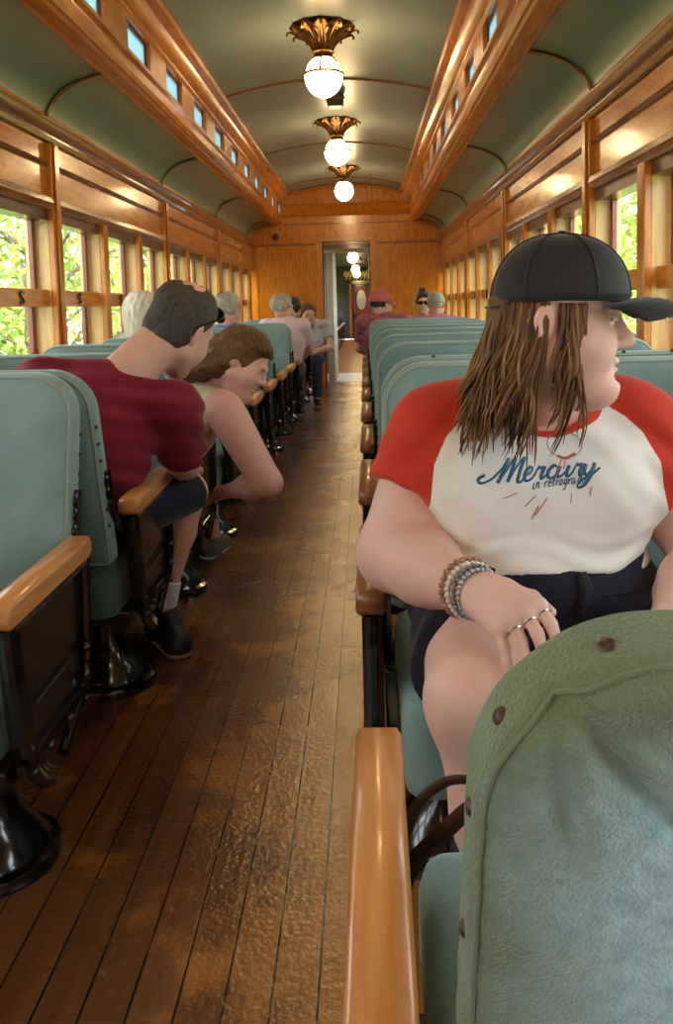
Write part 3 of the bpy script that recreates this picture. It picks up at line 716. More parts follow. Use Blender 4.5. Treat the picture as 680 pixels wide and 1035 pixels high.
def head_field(plump=0., ears=True, neck=None, fine=True, short=0.):
    F = Field()
    F.ell((0, -.014+short*.5, .036), (.077, .098-short*.5, .083), .02)
    F.ell((0, .030, -.045), (.062+.006*plump, .064, .082), .04)
    F.cap((-.052, .004, -.062), (-.016, .070, -.108), .024+.010*plump, .020, .03); F.cap((.052, .004, -.062), (.016, .070, -.108), .024+.010*plump, .020, .03)
    F.ell((0, .076, -.105), (.024, .020, .020), .03)
    for q in (-1, 1): F.ell((q*.040, .058, -.040), (.030+.005*plump, .030, .036), .03)
    if plump: F.ell((0, .035, -.115), (.050, .055, .032), .03)
    F.cap((-.032, .085, .018), (.032, .085, .018), .011, .011, .02)
    F.cap((0, .090, .012), (0, .108, -.030), .0085, .0125, .012)
    F.ell((0, .113, -.033), (.0125, .011, .0105), .01)
    for q in (-1, 1): F.ell((q*.0125, .101, -.038), (.0085, .011, .0085), .008)
    if fine:
        for q in (-1, 1):
            F.ell((q*.032, .099, .002), (.019, .013, .011), .014, sub=True); F.ell((q*.0315, .0765, .001), (.014, .0135, .0125), .004)
            F.ell((q*.006, .106, -.045), (.003, .006, .003), .004, sub=True)
        F.ell((0, .091, -.067), (.024, .0125, .0075), .007); F.ell((0, .089, -.080), (.021, .0130, .0085), .007)
        F.ell((0, .104, -.0733), (.026, .012, .0022), .004, sub=True)
        F.ell((0, .098, -.091), (.018, .008, .006), .012, sub=True)
    if ears:
        for q in (-1, 1):
            F.ell((q*.079, -.010, -.006), (.0085, .019, .031), .006, rot=((.9, .4*q, 0), (-.4*q, .9, 0), (0, 0, 1)))
            if fine: F.ell((q*.089, -.006, -.004), (.006, .010, .018), .004, sub=True)
    if neck is not None: F.cap((0, -.028, -.045), neck[0], neck[1], neck[2], .03)
    return F
def skin_mat(name, col, lip=None):
    m = bpy.data.materials.new(name); m.use_nodes = True; t = m.node_tree; b = t.nodes['Principled BSDF']; L = t.links.new
    b.inputs['Roughness'].default_value = .5; b.inputs['Specular IOR Level'].default_value = .35
    b.inputs['Subsurface Weight'].default_value = .12; b.inputs['Subsurface Radius'].default_value = (.02, .008, .004); b.inputs['Subsurface Scale'].default_value = .5
    tc = t.nodes.new('ShaderNodeTexCoord'); n = t.nodes.new('ShaderNodeTexNoise'); n.inputs['Scale'].default_value = 14; n.inputs['Detail'].default_value = 3; L(tc.outputs['Object'], n.inputs[0])
    cr = t.nodes.new('ShaderNodeValToRGB'); cr.color_ramp.elements[0].position = .35; cr.color_ramp.elements[1].position = .7
    cr.color_ramp.elements[0].color = (*col, 1); cr.color_ramp.elements[1].color = (col[0]*1.02, col[1]*.88, col[2]*.84, 1); L(n.outputs[0], cr.inputs[0])
    last = cr.outputs[0]
    if lip:
        for an, cc in (('lip', lip), ('brow', (.20, .11, .06))):
            at = t.nodes.new('ShaderNodeAttribute'); at.attribute_name = an
            mx = t.nodes.new('ShaderNodeMix'); mx.data_type = 'RGBA'; L(at.outputs['Fac'], mx.inputs[0]); L(last, mx.inputs[6]); mx.inputs[7].default_value = (*cc, 1); last = mx.outputs[2]
    L(last, b.inputs['Base Color']); return m
def cloth(name, col, col2=None, rough=.85, var=.08):
    return mat(name, col, rough, col2=col2, var=var, vscale=6, bump=.08, bscale=260, sheen=.15, spec=.2)
M['skin'] = skin_mat('fair_skin', (.62, .37, .28)); M['skinpale'] = skin_mat('pale_skin', (.72, .47, .39), lip=(.55, .22, .20)); M['skinpink'] = skin_mat('pinkish_skin', (.66, .38, .32)); M['skintan'] = skin_mat('tanned_skin', (.48, .25, .16))
def folds(amp, sc, seed=0):
    r = np.random.default_rng(seed); K = r.normal(0, 1, (5, 3))*sc; ph = r.uniform(0, 6.28, 5)
    def f(X, Y, Z):
        o = 0
        for k, p_ in zip(K, ph): o = o+np.sin(k[0]*X+k[1]*Y+k[2]*Z+p_)
        return (amp/2.5)*o
    return f
# generic seated figure ---------------------------------------------------------------------------
def person(label, J, head, h=.008, g=1.0, skin='skin', shirt=None, pants=None, shoes='iron', hair=None, fine=False, plump=0., sleeve=.55, leglen=.7, group=None, arm_r=1.0, hh=None, neck_r=1.0, foot=1.0, sock=None, fold=.004):
    J = {k: A_(v) for k, v in J.items()}
    t = empty('person', tuple((J['hip'][0], J['hip'][1], 0)), label, 'person', group); off = A_(t.location)
    lat = unit(J['shR']-J['shL']); midS = (J['shL']+J['shR'])/2; spine = unit(J['chest']-J['hip']); dep = np.cross(lat, spine)
    B = Field()
    B.cap(J['hip'], J['chest'], .150*g, .165*g, .05, (dep, .72), tag='torso'); B.cap(J['chest'], midS-spine*.03, .165*g, .115*g, .05, (dep, .66), tag='torso')
    B.cap(J['shL'], J['shR'], .055, .055, .05, tag='torso')
    B.ell(J['hip'], (.17*g, .14*g, .11), .05, tag='hips')
    nb = midS+spine*.02; nh = head.w((0, -.03, -.06)); B.cap(nb-spine*.03, nh, .060*neck_r, .050*neck_r, .03, tag='neck')
    for q in 'LR':
        sh, el, wr = J['sh'+q], J['el'+q], J['wr'+q]
        B.cap(sh, el, .055*arm_r, .042*arm_r, .03, tag='arm'); B.cap(el, el+(wr-el)*.4, .041*arm_r, .040*arm_r, .02, tag='arm'); B.cap(el+(wr-el)*.4, wr, .040*arm_r, .027, .02, tag='arm')
        d = unit(wr-el); B.cap(wr, wr+d*.06, .026, .036, .02, (dep, .6), tag='arm')
        kn, an, toe = J['kn'+q], J['an'+q], J['toe'+q]; hp = J['hip']+lat*(.09*g*(1 if q == 'R' else -1))
        B.cap(hp, kn, .088*g, .060, .04, tag='thigh'); B.cap(kn, kn+(an-kn)*.35, .055, .054, .02, tag='leg'); B.cap(kn+(an-kn)*.35, an, .054, .036, .02, tag='leg')
        B.cap(an, toe, .036, .030, .02, tag='leg')
    parts = [B.run(h)]
    HF = head_field(plump, fine=fine, neck=(head.l(nb), .052*neck_r, .058*neck_r)); v, q_ = HF.run(hh or max(h*.6, .004)); parts.append((head.w(v), q_))
    for q in 'LR':                                      # five fingers on each hand
        el, wr = J['el'+q], J['wr'+q]; d = unit(wr-el); e = unit(np.cross(d, (0, 0, 1)) if abs(d[2]) < .9 else np.cross(d, (0, 1, 0))); n_ = np.cross(e, d)
        n_ = n_ if n_[2] < 0 else -n_
        for i, ln in enumerate((.060, .075, .080, .070)):
            b0 = wr+d*.07+e*(i-1.5)*.019; parts.append(quadtube([b0, b0+d*ln*.45+n_*.006, b0+d*ln*.75+n_*.022, b0+d*ln*.9+n_*.040], [.0095, .009, .008, .005]))
        b0 = wr+d*.03+e*.032; parts.append(quadtube([b0, b0+d*.03+e*.018, b0+d*.055+e*.02+n_*.01], [.011, .010, .006]))
    V, Q = join(parts); npmesh('body', V-off, Q, M[skin], t)
    if shirt:
        Sh = B.subset(('torso',)); 
        for q in 'LR':
            sh, el = J['sh'+q], J['el'+q]
            if sleeve: Sh.cap(sh, el, .058*arm_r, .052*arm_r, .04, cut=(sh+(el-sh)*sleeve, el-sh), tag='s')
            else:
                dd = unit(el-sh); Sh.cuts.append(lambda X, Y, Z, c_=sh-dd*.0, n_=unit(dd+lat*(.9 if q == 'R' else -.9)): (X-c_[0])*n_[0]+(Y-c_[1])*n_[1]+(Z-c_[2])*n_[2]-.012)
            if sleeve > 1: Sh.cap(el, el+(J['wr'+q]-el)*.9, .048, .038, .02, tag='s')
        Sh.cap(nb-spine*.005, nb+unit(nh-nb)*.25, .055*neck_r, .075*neck_r, .015, sub=True, tag='n')
        Sh.grow = .012+fold*.8; Sh.disp = folds(fold, 38, len(label)); hp0 = J['hip']-spine*.06
        Sh.cuts.append(lambda X, Y, Z: -((X-hp0[0])*spine[0]+(Y-hp0[1])*spine[1]+(Z-hp0[2])*spine[2]))
        v, q_ = Sh.run(h); npmesh('shirt', v-off, q_, M[shirt], t)
    if pants:
        Pn = B.subset(('hips',)); Pn.grow = .014
        for q in 'LR':
            kn, an = J['kn'+q], J['an'+q]; hp = J['hip']+lat*(.09*g*(1 if q == 'R' else -1))
            Pn.cap(hp, kn, .088*g, .062, .04, cut=None if leglen > 1 else (hp+(kn-hp)*leglen, kn-hp), tag='p')
            if leglen > 1: Pn.cap(kn, kn+(an-kn)*.9, .06, .045, .03, tag='p')
        v, q_ = Pn.run(h); npmesh('trousers' if leglen > 1 else 'shorts', v-off, q_, M[pants], t)
    for q in 'LR':
        an, toe = J['an'+q], J['toe'+q]; Sf = Field(); d = unit(toe-an); fl = unit((d[0], d[1], 0))
        bx = A_((an[0], an[1], .045)); tx = A_((toe[0], toe[1], .035)); Sf.cap(bx-fl*.045, tx, .042*foot, .036*foot, .03); Sf.cap(an, bx, .040*foot, .045*foot, .03); Sf.cap(an, tx, .042*foot, .036*foot, .03)
        Sf.cuts.append(lambda X, Y, Z, z0=an[2]+.005: (Z-z0)+0*X+0*Y); Sf.cuts.append(lambda X, Y, Z: (.018-Z)+0*X+0*Y)
        v, q_ = Sf.run(min(h, .007)); so_ = npmesh('shoe', v-off, q_, M[shoes], t)
        Sl = Field(); Sl.cap(bx-fl*.05, tx, .047*foot, .042*foot, .03); Sl.cuts.append(lambda X, Y, Z: (Z-.026*foot)+0*X+0*Y); Sl.cuts.append(lambda X, Y, Z: (.002-Z)+0*X+0*Y)
        v, q_ = Sl.run(min(h, .007)); npmesh('sole', v-off, q_, M['sole'], so_)
        if sock:
            kn = J['kn'+q]; Sk = Field(); Sk.cap(an-A_((0, 0, .03)), an+(kn-an)*.27, .049, .049, .02, cut=(an+(kn-an)*.24, kn-an)); v, q_ = Sk.run(min(h, .006)); npmesh('sock', v-off, q_, M[sock], t)
    if hair: hair(t, head, off, h)
    return t
M['sole'] = mat('white_rubber', (.7, .7, .68), .6)
def hair_shell(m, cuts, extra=(), grow=.011, amp=.004, name='hair', lump=60, fac=.6):
    def fn(t, head, off, h):
        F = Field(); F.ell((0, -.014, .036), (.077, .098, .083), .02)
        for e in extra: getattr(F, e[0])(*e[1:])
        F.grow = grow; F.disp = folds(amp, lump, 3); F.cuts += list(cuts)
        v, q = F.run(max(h*fac, .0035)); return npmesh(name, head.w(v)-off, q, M[m], t)
    return fn
# hairline: hair lies behind a slanting plane over the forehead and above the nape
def hairline(f0=.055, u0=.045, slope=.8, nape=-.06):
    return [lambda r, f, u: (f-f0)-(u-u0)*slope+0*r, lambda r, f, u: np.minimum(nape-u, nape+.075-u+0*f+np.where(f > -.02, 0, 1))+0*r]
def cap_hat(m, grow=.02, brim=True, back=False):
    def fn(t, head, off, h):
        F = Field(); F.ell((0, -.014, .036), (.077, .098, .083), .02); F.grow = grow; F.cuts.append(lambda r, f, u: (.022-u)+0*f+0*r)
        v, q = F.run(max(h*.5, .0035)); o = npmesh('cap', head.w(v)-off, q, M[m], t)
        mb = MB(); n = 10; vs = []
        for i in range(n+1):
            a = -1.15+2.3*i/n
            for k, (rad, dz) in enumerate(((.095, .0), (.125, -.003), (.165, -.012))):
                vs.append(head.w((math.sin(a)*min(rad, .095), -.014+math.cos(a)*rad if k == 0 else .0+math.cos(a)*rad, .030+dz-.02*math.sin(a)**2))-off)
        top = len(vs); vs += [v_-head.B[2]*.004 for v_ in vs]
        fs = []
        for i in range(n):
            for k in range(2):
                a, b, c, d = i*3+k, i*3+k+1, i*3+k+4, i*3+k+3; fs += [(a, b, c, d), (top+d, top+c, top+b, top+a)]
            fs.append((i*3+2, top+i*3+2, top+i*3+5, i*3+5))
        mb.add(vs, fs).build('brim', M[m], o)
        return o
    return fn
# ------------------------------------------------------------------ the woman in the black cap
def woman():
    t = empty('person', (.57, 1.74, 0), 'woman in black baseball cap and red-sleeved white tee, seated facing the camera, looking aside', 'person'); off = A_(t.location)
    HC = A_((.557, 1.425, 1.190)); H = Head(HC, (1, -.20, -.04), (.04, -.02, 1), (1.06, 1.08, 1.04))
    B = Field(); a = B.cap; e = B.ell
    DY = (0, 1, 0)
    e((.575, 1.76, .60), (.235, .19, .14), .05, tag='hips')
    e((.56, 1.63, .70), (.215, .215, .155), .06, tag='torso'); e((.562, 1.64, .88), (.195, .165, .19), .06, tag='torso')
    e((.475, 1.535, .875), (.105, .090, .095), .07, tag='torso'); e((.655, 1.535, .875), (.105, .090, .095), .07, tag='torso')
    a((.42, 1.63, .975), (.71, 1.63, .975), .076, .076, .05, tag='torso')
    a((.51, 1.62, 1.01), (.62, 1.62, 1.01), .058, .058, .06, tag='torso')
    a((.40, 1.62, .92), (.40, 1.62, .98), .07, .07, .05, tag='torso'); a((.73, 1.62, .92), (.73, 1.62, .98), .07, .07, .05, tag='torso')
    sR, eR, wR = A_((.372, 1.615, .955)), A_((.290, 1.555, .752)), A_((.412, 1.335, .752))
    sL, eL, wL = A_((.762, 1.615, .955)), A_((.875, 1.53, .735)), A_((.70, 1.27, .71))
    a(sR, eR, .082, .068, .04, tag='arm'); a(eR, eR+(wR-eR)*.4, .065, .062, .03, tag='arm'); a(eR+(wR-eR)*.4, wR, .062, .033, .03, tag='arm')
    a(sL, eL, .082, .068, .04, tag='arm'); a(eL, eL+(wL-eL)*.4, .065, .062, .03, tag='arm'); a(eL+(wL-eL)*.4, wL, .062, .033, .03, tag='arm')
    hR, kR, nR = A_((.47, 1.72, .59)), A_((.404, 1.27, .600)), A_((.468, 1.22, .10))
    hL, kL, nL = A_((.69, 1.72, .59)), A_((.765, 1.27, .600)), A_((.76, 1.22, .10))
    for hp, kn, an in ((hR, kR, nR), (hL, kL, nL)):
        a(hp, kn, .118, .080, .05, tag='thigh'); a(kn, kn+(an-kn)*.35, .072, .062, .03, tag='leg'); a(kn+(an-kn)*.35, an, .062, .040, .03, tag='leg')
        a(an, an+A_((0, -.17, -.05)), .042, .032, .03, tag='leg')
    NB, NH = A_((.565, 1.60, 1.02)), A_((.555, 1.46, 1.12))
    parts = [B.run(.0055)]
    # head with its neck
    F = head_field(1.0, neck=(H.l(NB), .062, .075), short=.022)
    v, q = F.run(.0026); hv = v.copy(); parts.append((H.w(v), q)); nb0 = len(parts[0][0])
    # right hand resting on the thigh
    G = Field(); d = unit(wR-eR)
    K = [A_(p) for p in ((.437, 1.252, .722), (.456, 1.243, .739), (.476, 1.240, .752), (.496, 1.246, .760))]     # knuckles, little finger to index
    G.cap(eR+(wR-eR)*.75, wR, .043, .032, .02); 
    pw = wR+A_((.008, -.01, -.002))
    for i, k_ in enumerate(K): G.cap(pw+(i-1.5)*A_((.008, .003, .004)), k_, .023, .0135, .022)
    for i, (k_, ln) in enumerate(zip(K, (.062, .074, .080, .073))):
        d1 = unit((.16+.05*i, -.62, -.62+.06*i)); d2 = unit((.10+.06*i, -.42, -.90)); d3 = unit((.05+.06*i, -.20, -.97))
        p1 = k_+d1*ln*.46; p2 = p1+d2*ln*.33; p3 = p2+d3*ln*.22; r = .0098 if i else .0088
        G.ell(k_+A_((0, -.002, .003)), (.0115, .0115, .0105), .008)
        G.cap(k_, p1, r+.0012, r, .006); G.cap(p1, p2, r, r-.001, .004); G.cap(p2, p3, r-.001, r-.0028, .004)
    tb = wR+A_((.045, -.025, .010)); t1 = tb+A_((.038, -.022, -.004)); t2 = t1+A_((.022, -.030, -.012))
    G.cap(wR+A_((.015, -.01, .0)), tb, .024, .017, .02); G.cap(tb, t1, .0145, .0125, .010); G.cap(t1, t2, .0125, .0085, .004)
    parts.append(G.run(.0022))
    # left hand, behind the seat back
    G = Field(); G.cap(eL+(wL-eL)*.75, wL, .043, .032, .02)
    for i, ln in enumerate((.062, .074, .080, .073)):
        k_ = wL+A_((-.045+.006*i, -.075-.004*i, -.012+.010*i)); G.cap(wL, k_, .022, .0135, .022)
        p1 = k_+unit((-.25, -.62, -.55))*ln*.5; p2 = p1+unit((-.2, -.3, -.9))*ln*.45; G.cap(k_, p1, .0105, .0095, .006); G.cap(p1, p2, .0095, .0075, .004)
    G.cap(wL, wL+A_((-.055, -.03, .012)), .022, .013, .02); G.cap(wL+A_((-.055, -.03, .012)), wL+A_((-.095, -.06, .0)), .013, .009, .006)
    parts.append(G.run(.0035))
    V, Q = join(parts)
    lip = np.zeros(len(V)); brow = np.zeros(len(V)); sl = slice(nb0, nb0+len(hv))
    lip[sl] = np.clip(1.4-np.sqrt((hv[:, 0]/.024)**2+((hv[:, 2]+.0735)/.0135)**2)*1.3, 0, 1)*(hv[:, 1] > .082)
    brow[sl] = .8*np.clip(1.5-np.abs(hv[:, 2]-.021-.10*np.abs(hv[:, 0])*0-.004*np.sin(np.abs(hv[:, 0])*60))/.0038, 0, 1)*(np.abs(np.abs(hv[:, 0])-.032) < .021)*(hv[:, 1] > .07)
    npmesh('body', V-off, Q, M['skinpale'], t, attr={'lip': lip, 'brow': brow})
    # eyes
    for q in (-1, 1):
        c = H.w((q*.0315, .0785, .001)); eo = MB().sphere(c-off, .0142, 16, 12).build('eyeball', M['eyewhite'], t)
        ic = H.w((q*.0318, .0905, .0005)); MB().sphere(ic-off, (.0055, .0055, .0055), 12, 8).build('iris', M['iris'], eo)
        lv = []; lf = []
        for i in range(9):
            a_ = R(100-13.5*i)                            # from above down to just under the middle of the eye
            for j in range(13):
                b_ = R(-75+12.5*j); lv.append(H.w((q*.0315+.0162*math.sin(b_)*max(math.cos(a_), .15), .0785+.0160*math.cos(b_)*math.cos(a_), .001+.0160*math.sin(a_)))-off)
        for i in range(8):
            for j in range(12): lf.append((i*13+j, i*13+j+1, (i+1)*13+j+1, (i+1)*13+j))
        MB().add(lv, lf).build('eyelid', M['skinpale'], t, sharp=0)
        mb = MB(); mb.tube([H.w((q*(.0315+.015*math.cos(b)), .0950-.004-.006*abs(math.cos(b)), .001-.0005+.004*math.sin(b)))-off for b in [PI*i/10 for i in range(11)]], .0014, 5); mb.build('eyelashes', M['hairdark'], t)
    # raglan tee
    S_ = B.subset(('torso',)); S_.ell((.575, 1.76, .62), (.235, .19, .14), .05)
    S_.cap(sR, eR, .086, .086, .04, cut=(sR+(eR-sR)*.53, eR-sR+A_((-.02, 0, .05)))); S_.cap(sL, eL, .086, .086, .04, cut=(sL+(eL-sL)*.53, eL-sL+A_((.02, 0, .05))))
    S_.grow = .010
    def disp(X, Y, Z):
        belly = np.clip((.84-Z)/.08, 0, 1)*np.clip((Z-.70)/.03, 0, 1)
        f1 = .0030*np.sin(150*(Z+.10*np.abs(X-.56)+.02*np.sin(22*X)))*belly
        f2 = .0020*np.sin(90*((X-.56)*np.sign(X-.56)*.8+(Z-.9)*.9))*np.clip(1-np.sqrt((np.abs(X-.56)-.19)**2+(Z-.93)**2)/.12, 0, 1)
        f3 = .0018*np.sin(46*X+30*Z+3*np.sin(20*Z))*np.clip((Z-.72)*6, 0, 1)
        return f1+f2*2+f3+0*Y
    S_.disp = disp
    S_.cuts.append(lambda X, Y, Z: (.742+.010*np.sin(14*X)+.12*np.clip(Y-1.5, 0, 1)*.2)-Z+0*Y)
    nax = unit((0, -.55, .84)); nc = A_((.562, 1.555, 1.045))
    def ncyl(P_):
        x, y, z = P_[0]-nc[0], P_[1]-nc[1], P_[2]-nc[2]; ww = x*nax[0]+y*nax[1]+z*nax[2]
        return np.sqrt(np.maximum((x*.86)**2+y*y+z*z-ww*ww, 0))
    S_.cuts.append(lambda X, Y, Z: np.where((Y < 1.64) & (Z > .93), .082-ncyl((X, Y, Z)), -1))
    v, q = S_.run(.0042)
    zz = np.array([.70, .87, .93, .98, 1.01, 1.035, 1.06, 1.10]); gg = np.array([.24, .207, .200, .176, .145, .105, .05, .0])
    bound = np.interp(v[:, 2], zz, gg); bound = np.where(v[:, 1] > 1.66, bound+.0, bound)
    red = np.clip((np.abs(v[:, 0]-.562)-bound)/.004+.5, 0, 1)*(v[:, 2] > .84)
    nd = ncyl(v.T); col = np.clip((.099-nd)/.003+.5, 0, 1)*(v[:, 2] > .95)
    so_ = npmesh('raglan_tee', v-off, q, M['tee'], t, attr={'red': np.maximum(red, col)})
    tris = [tuple(f) for f in q.tolist()]; bvh = BVHTree.FromPolygons([Vector(p) for p in v], tris)
    def proj(x, z, o=.0012):
        hit = bvh.ray_cast(Vector((x, 1.0, z)), Vector((0, 1, 0)))
        return A_(hit[0])-A_((0, o, 0)) if hit[0] else A_((x, 1.45, z))
    def stroke(pts, wd, name, m, closed=False, pen=0.0):
        mb = MB(); P2 = [A_(p) for p in spline(pts, 5)]; n = len(P2); vs = []; fs = []
        for i, p in enumerate(P2):
            tg = P2[min(i+1, n-1)]-P2[max(i-1, 0)]; tg = tg/max(np.linalg.norm(tg), 1e-9)
            w_ = wd*(1+pen*(-tg[1]*.8)) if pen else wd
            nn = A_((-tg[1], tg[0]))*max(w_, wd*.35)*.5
            for s_ in (-1, 1): vs.append(proj(p[0]+nn[0]*s_, p[1]+nn[1]*s_)-off)
        m_ = len(vs); vs += [v_+A_((0, .0009, 0)) for v_ in vs]
        for i in range(n-1):
            a0, a1, a2, a3 = 2*i, 2*i+1, 2*i+3, 2*i+2; fs += [(a0, a1, a2, a3), (m_+a3, m_+a2, m_+a1, m_+a0), (a1, m_+a1, m_+a2, a2), (a0, a3, m_+a3, m_+a0)]
        return mb.add(vs, fs)
    # chest print: script word, small second line, a ring and radiating lines
    def place(strokes, x0, z0, sc, slope=.075, slant=.32):
        out = []
        for st in strokes: out.append([(x0+(x+y*slant)*sc, z0+y*sc+(x*sc)*slope) for x, y in st])
        return out
    word = [   # M e r c u r y in a running hand, unit x-height 1
        [(-.55, .75), (-.95, .45), (-.7, .1), (0, .35), (.7, 1.2), (1.05, 1.85), (.85, 1.0), (.62, 0.05)],
        [(.66, .2), (1.1, 1.1), (1.62, 1.85), (1.5, .95), (1.36, .1)], [(1.4, .25), (1.8, 1.1), (2.35, 1.8), (2.2, .9), (2.15, .15), (2.4, .0), (2.75, .35)],
        [(2.7, .45), (3.1, .62), (3.2, .95), (2.9, 1.0), (2.65, .55), (2.8, .08), (3.2, .1), (3.55, .5)],
        [(3.5, .45), (3.7, .95), (3.85, .85), (4.15, .9), (4.05, .4), (4.1, .05), (4.5, .3)],
        [(5.15, .8), (4.9, 1.0), (4.55, .6), (4.65, .1), (5.0, .05), (5.4, .45)],
        [(5.35, .9), (5.3, .3), (5.5, .05), (5.9, .4), (6.05, .9), (6.0, .3), (6.2, .05), (6.5, .4)],
        [(6.45, .4), (6.65, .95), (6.8, .85), (7.1, .9), (7.0, .4), (7.1, .05), (7.4, .35)],
        [(7.4, .9), (7.35, .35), (7.55, .1), (7.9, .4), (8.1, .9), (7.95, .1), (7.6, -.75), (7.15, -.85), (7.3, -.3), (8.1, .15), (8.6, .5)]]
    mb = MB()
    for st in place(word, .452, .906, .0218): s_ = stroke(st, .0044, '', None, pen=.45); mb.add(s_.v, s_.f)
    mb.build('chest_lettering', M['inkblue'], so_, sharp=0)
    small = [[(0, 1), (0, 0), (.3, .1)], [(.5, 1), (.55, 0), (.6, .7), (.9, 1), (1.0, .1), (1.2, .1)],
             [(2.0, .9), (2.05, 0), (2.1, .7), (2.5, 1)], [(2.7, .5), (3.1, .6), (3.0, 1), (2.7, .6), (2.8, 0), (3.2, .1)], [(3.6, 1.8), (3.5, .2), (3.8, 0)], [(3.3, 1.1), (3.9, 1.15)],
             [(4.1, .9), (4.1, 0), (4.2, .7), (4.5, 1)], [(5.0, 1), (4.7, .6), (4.8, 0), (5.1, .2), (5.1, .8), (4.9, 1)], [(5.8, 1), (5.5, .8), (5.5, .1), (5.8, .3), (5.9, 1), (5.8, -.7), (5.4, -.8)],
             [(6.2, .9), (6.2, 0), (6.3, .7), (6.6, 1)], [(7.2, .9), (6.9, 1), (6.8, .3), (7.0, 0), (7.3, .6), (7.3, .1), (7.5, .1)], [(8.2, .9), (7.9, .9), (7.8, .2), (8.1, .1), (8.3, 1.9), (8.2, .1), (8.4, 0)],
             [(8.6, .5), (9.0, .6), (8.9, 1), (8.6, .6), (8.7, 0), (9.1, .1)]]
    mb = MB()
    for st in place(small, .526, .898, .0098, slope=.10, slant=.25): s_ = stroke(st, .0018, '', None); mb.add(s_.v, s_.f)
    mb.build('small_lettering', M['inkblue'], so_, sharp=0)
    mb = MB()
    ring = [(.588+.030*math.cos(b), .968+.020*math.sin(b)) for b in [2*PI*i/16 for i in range(17)]]
    s_ = stroke(ring, .0012, '', None); mb.add(s_.v, s_.f); mb.build('ring_print', M['inkgrey'], so_, sharp=0)
    mb = MB()
    stroke([(.572, .951), (.586, .947), (.604, .954)], .0045, '', None).build('red_print_bar', M['inkred'], so_, sharp=0)
    for x0, z0, x1, z1 in ((.578, .945, .562, .905), (.585, .943, .58, .93), (.55, .882, .53, .852), (.535, .868, .523, .845), (.50, .892, .475, .882), (.53, .886, .512, .868), (.592, .888, .59, .872), (.625, .900, .622, .884)):
        s_ = stroke([(x0, z0), ((x0+x1)/2, (z0+z1)/2), (x1, z1)], .0015, '', None).build('red_print_line', M['inkred'], so_, sharp=0)
    # navy shorts
    Pn = B.subset(('hips', 'torso')); Pn.ell((.56, 1.66, .66), (.205, .195, .11), .05)
    for hp, kn in ((hR, kR), (hL, kL)): Pn.cap(hp, kn, .122, .098, .05, cut=(hp+(kn-hp)*.72, kn-hp))
    Pn.grow = .009; Pn.disp = folds(.005, 30, 4); Pn.cuts.append(lambda X, Y, Z: (Z-.758)+0*X+0*Y)
    v, q = Pn.run(.0055); sh = npmesh('shorts', v-off, q, M['navy'], t)
    bv = BVHTree.FromPolygons([Vector(p) for p in v], [tuple(f) for f in q.tolist()])
    def pj(x, z, o):
        hh_ = bv.ray_cast(Vector((x, 1.0, z)), Vector((0, 1, 0))); return (A_(hh_[0]) if hh_[0] else A_((x, 1.5, z)))-A_((0, o, 0))-off
    mb = MB(); mb.tube([pj(.40+.33*i/14, .715, .001) for i in range(15)], .0022, 6); mb.build('waist_seam', M['navydark'], sh)
    MB().tube([pj(.603+.006*math.sin(i*.6), .752-.008*i, .004) for i in range(9)], [.010, .011, .012, .012, .011, .011, .010, .010, .009], 8).build('fly_fold', M['navydark'], sh)
    # shoes
    for an in (nR, nL):
        Sf = Field(); Sf.cap(A_((an[0], an[1]+.04, .05)), A_((an[0], an[1]-.17, .035)), .045, .036, .03); Sf.cap(an, A_((an[0], an[1], .05)), .042, .046, .03)
        Sf.cuts.append(lambda X, Y, Z: (Z-.10)+0*X+0*Y); Sf.cuts.append(lambda X, Y, Z: (.002-Z)+0*X+0*Y)
        v, q = Sf.run(.006); npmesh('shoe', v-off, q, M['navydark'], t)
    # bead bracelets and rings
    ax = unit(wR-eR); e1 = unit(np.cross(ax, (0, 0, 1))); e2 = np.cross(ax, e1)
    for k, (dq, rad, br, m, nm) in enumerate(((-.026, .0475, .0055, 'beadred', 'red-brown bead bracelet'), (-.013, .0445, .0045, 'beadwhite', 'white bead bracelet'), (-.001, .0420, .0045, 'beaddark', 'dark grey bead bracelet'), (.010, .0400, .0042, 'beadgrey', 'silver grey bead bracelet'))):
        c = wR+ax*dq; nbd = int(2*PI*rad/(2*br*1.02)); mb = MB()
        mb.tube([c+(e1*math.cos(2*PI*i/24)+e2*math.sin(2*PI*i/24))*rad-off+ax*.003*math.sin(4*PI*i/24) for i in range(25)], .0016, 5)
        for i in range(nbd):
            b = 2*PI*i/nbd; mb.sphere(c+(e1*math.cos(b)+e2*math.sin(b))*rad-off+ax*.003*math.sin(2*b), br, 8, 6)
        props(mb.build('bead_bracelet', M[m], t), nm)
    for i, lnf in ((1, .25), (2, .30), (3, .25)):
        k_ = K[i]; d1 = unit((.16+.05*i, -.62, -.62+.06*i)); c = k_+d1*.016; f1 = unit(np.cross(d1, (1, 0, 0))); f2 = np.cross(d1, f1)
        MB().tube([c+(f1*math.cos(2*PI*j/20)+f2*math.sin(2*PI*j/20))*.0113-off for j in range(21)], .0017, 6).build('finger_ring', M['metal'], t)
    # cap
    cc = (0, .010, .030)
    def dome(th, ph, o=0):           # th 0 = top, pi/2 = rim
        ct, st = math.cos(th), math.sin(th); ex = .86
        r_, f_ = math.sin(ph), math.cos(ph); pw_ = lambda x: math.copysign(abs(x)**ex, x)
        return (cc[0]+(.088+o)*pw_(st)*r_, cc[1]+(.104+o)*pw_(st)*f_, cc[2]+(.104+o)*(max(ct, 0)**.88)-.012*(1-ct)*(1 if f_ < 0 else 0)*abs(f_))
    mb = MB(); nt_, npz = 16, 48; vs = []
    for o in (0, -.004):
        for i in range(nt_+1):
            for j in range(npz): vs.append(H.w(dome(PI/2*i/nt_ if i else .001, 2*PI*j/npz, o))-off)
    fs = []; L_ = (nt_+1)*npz
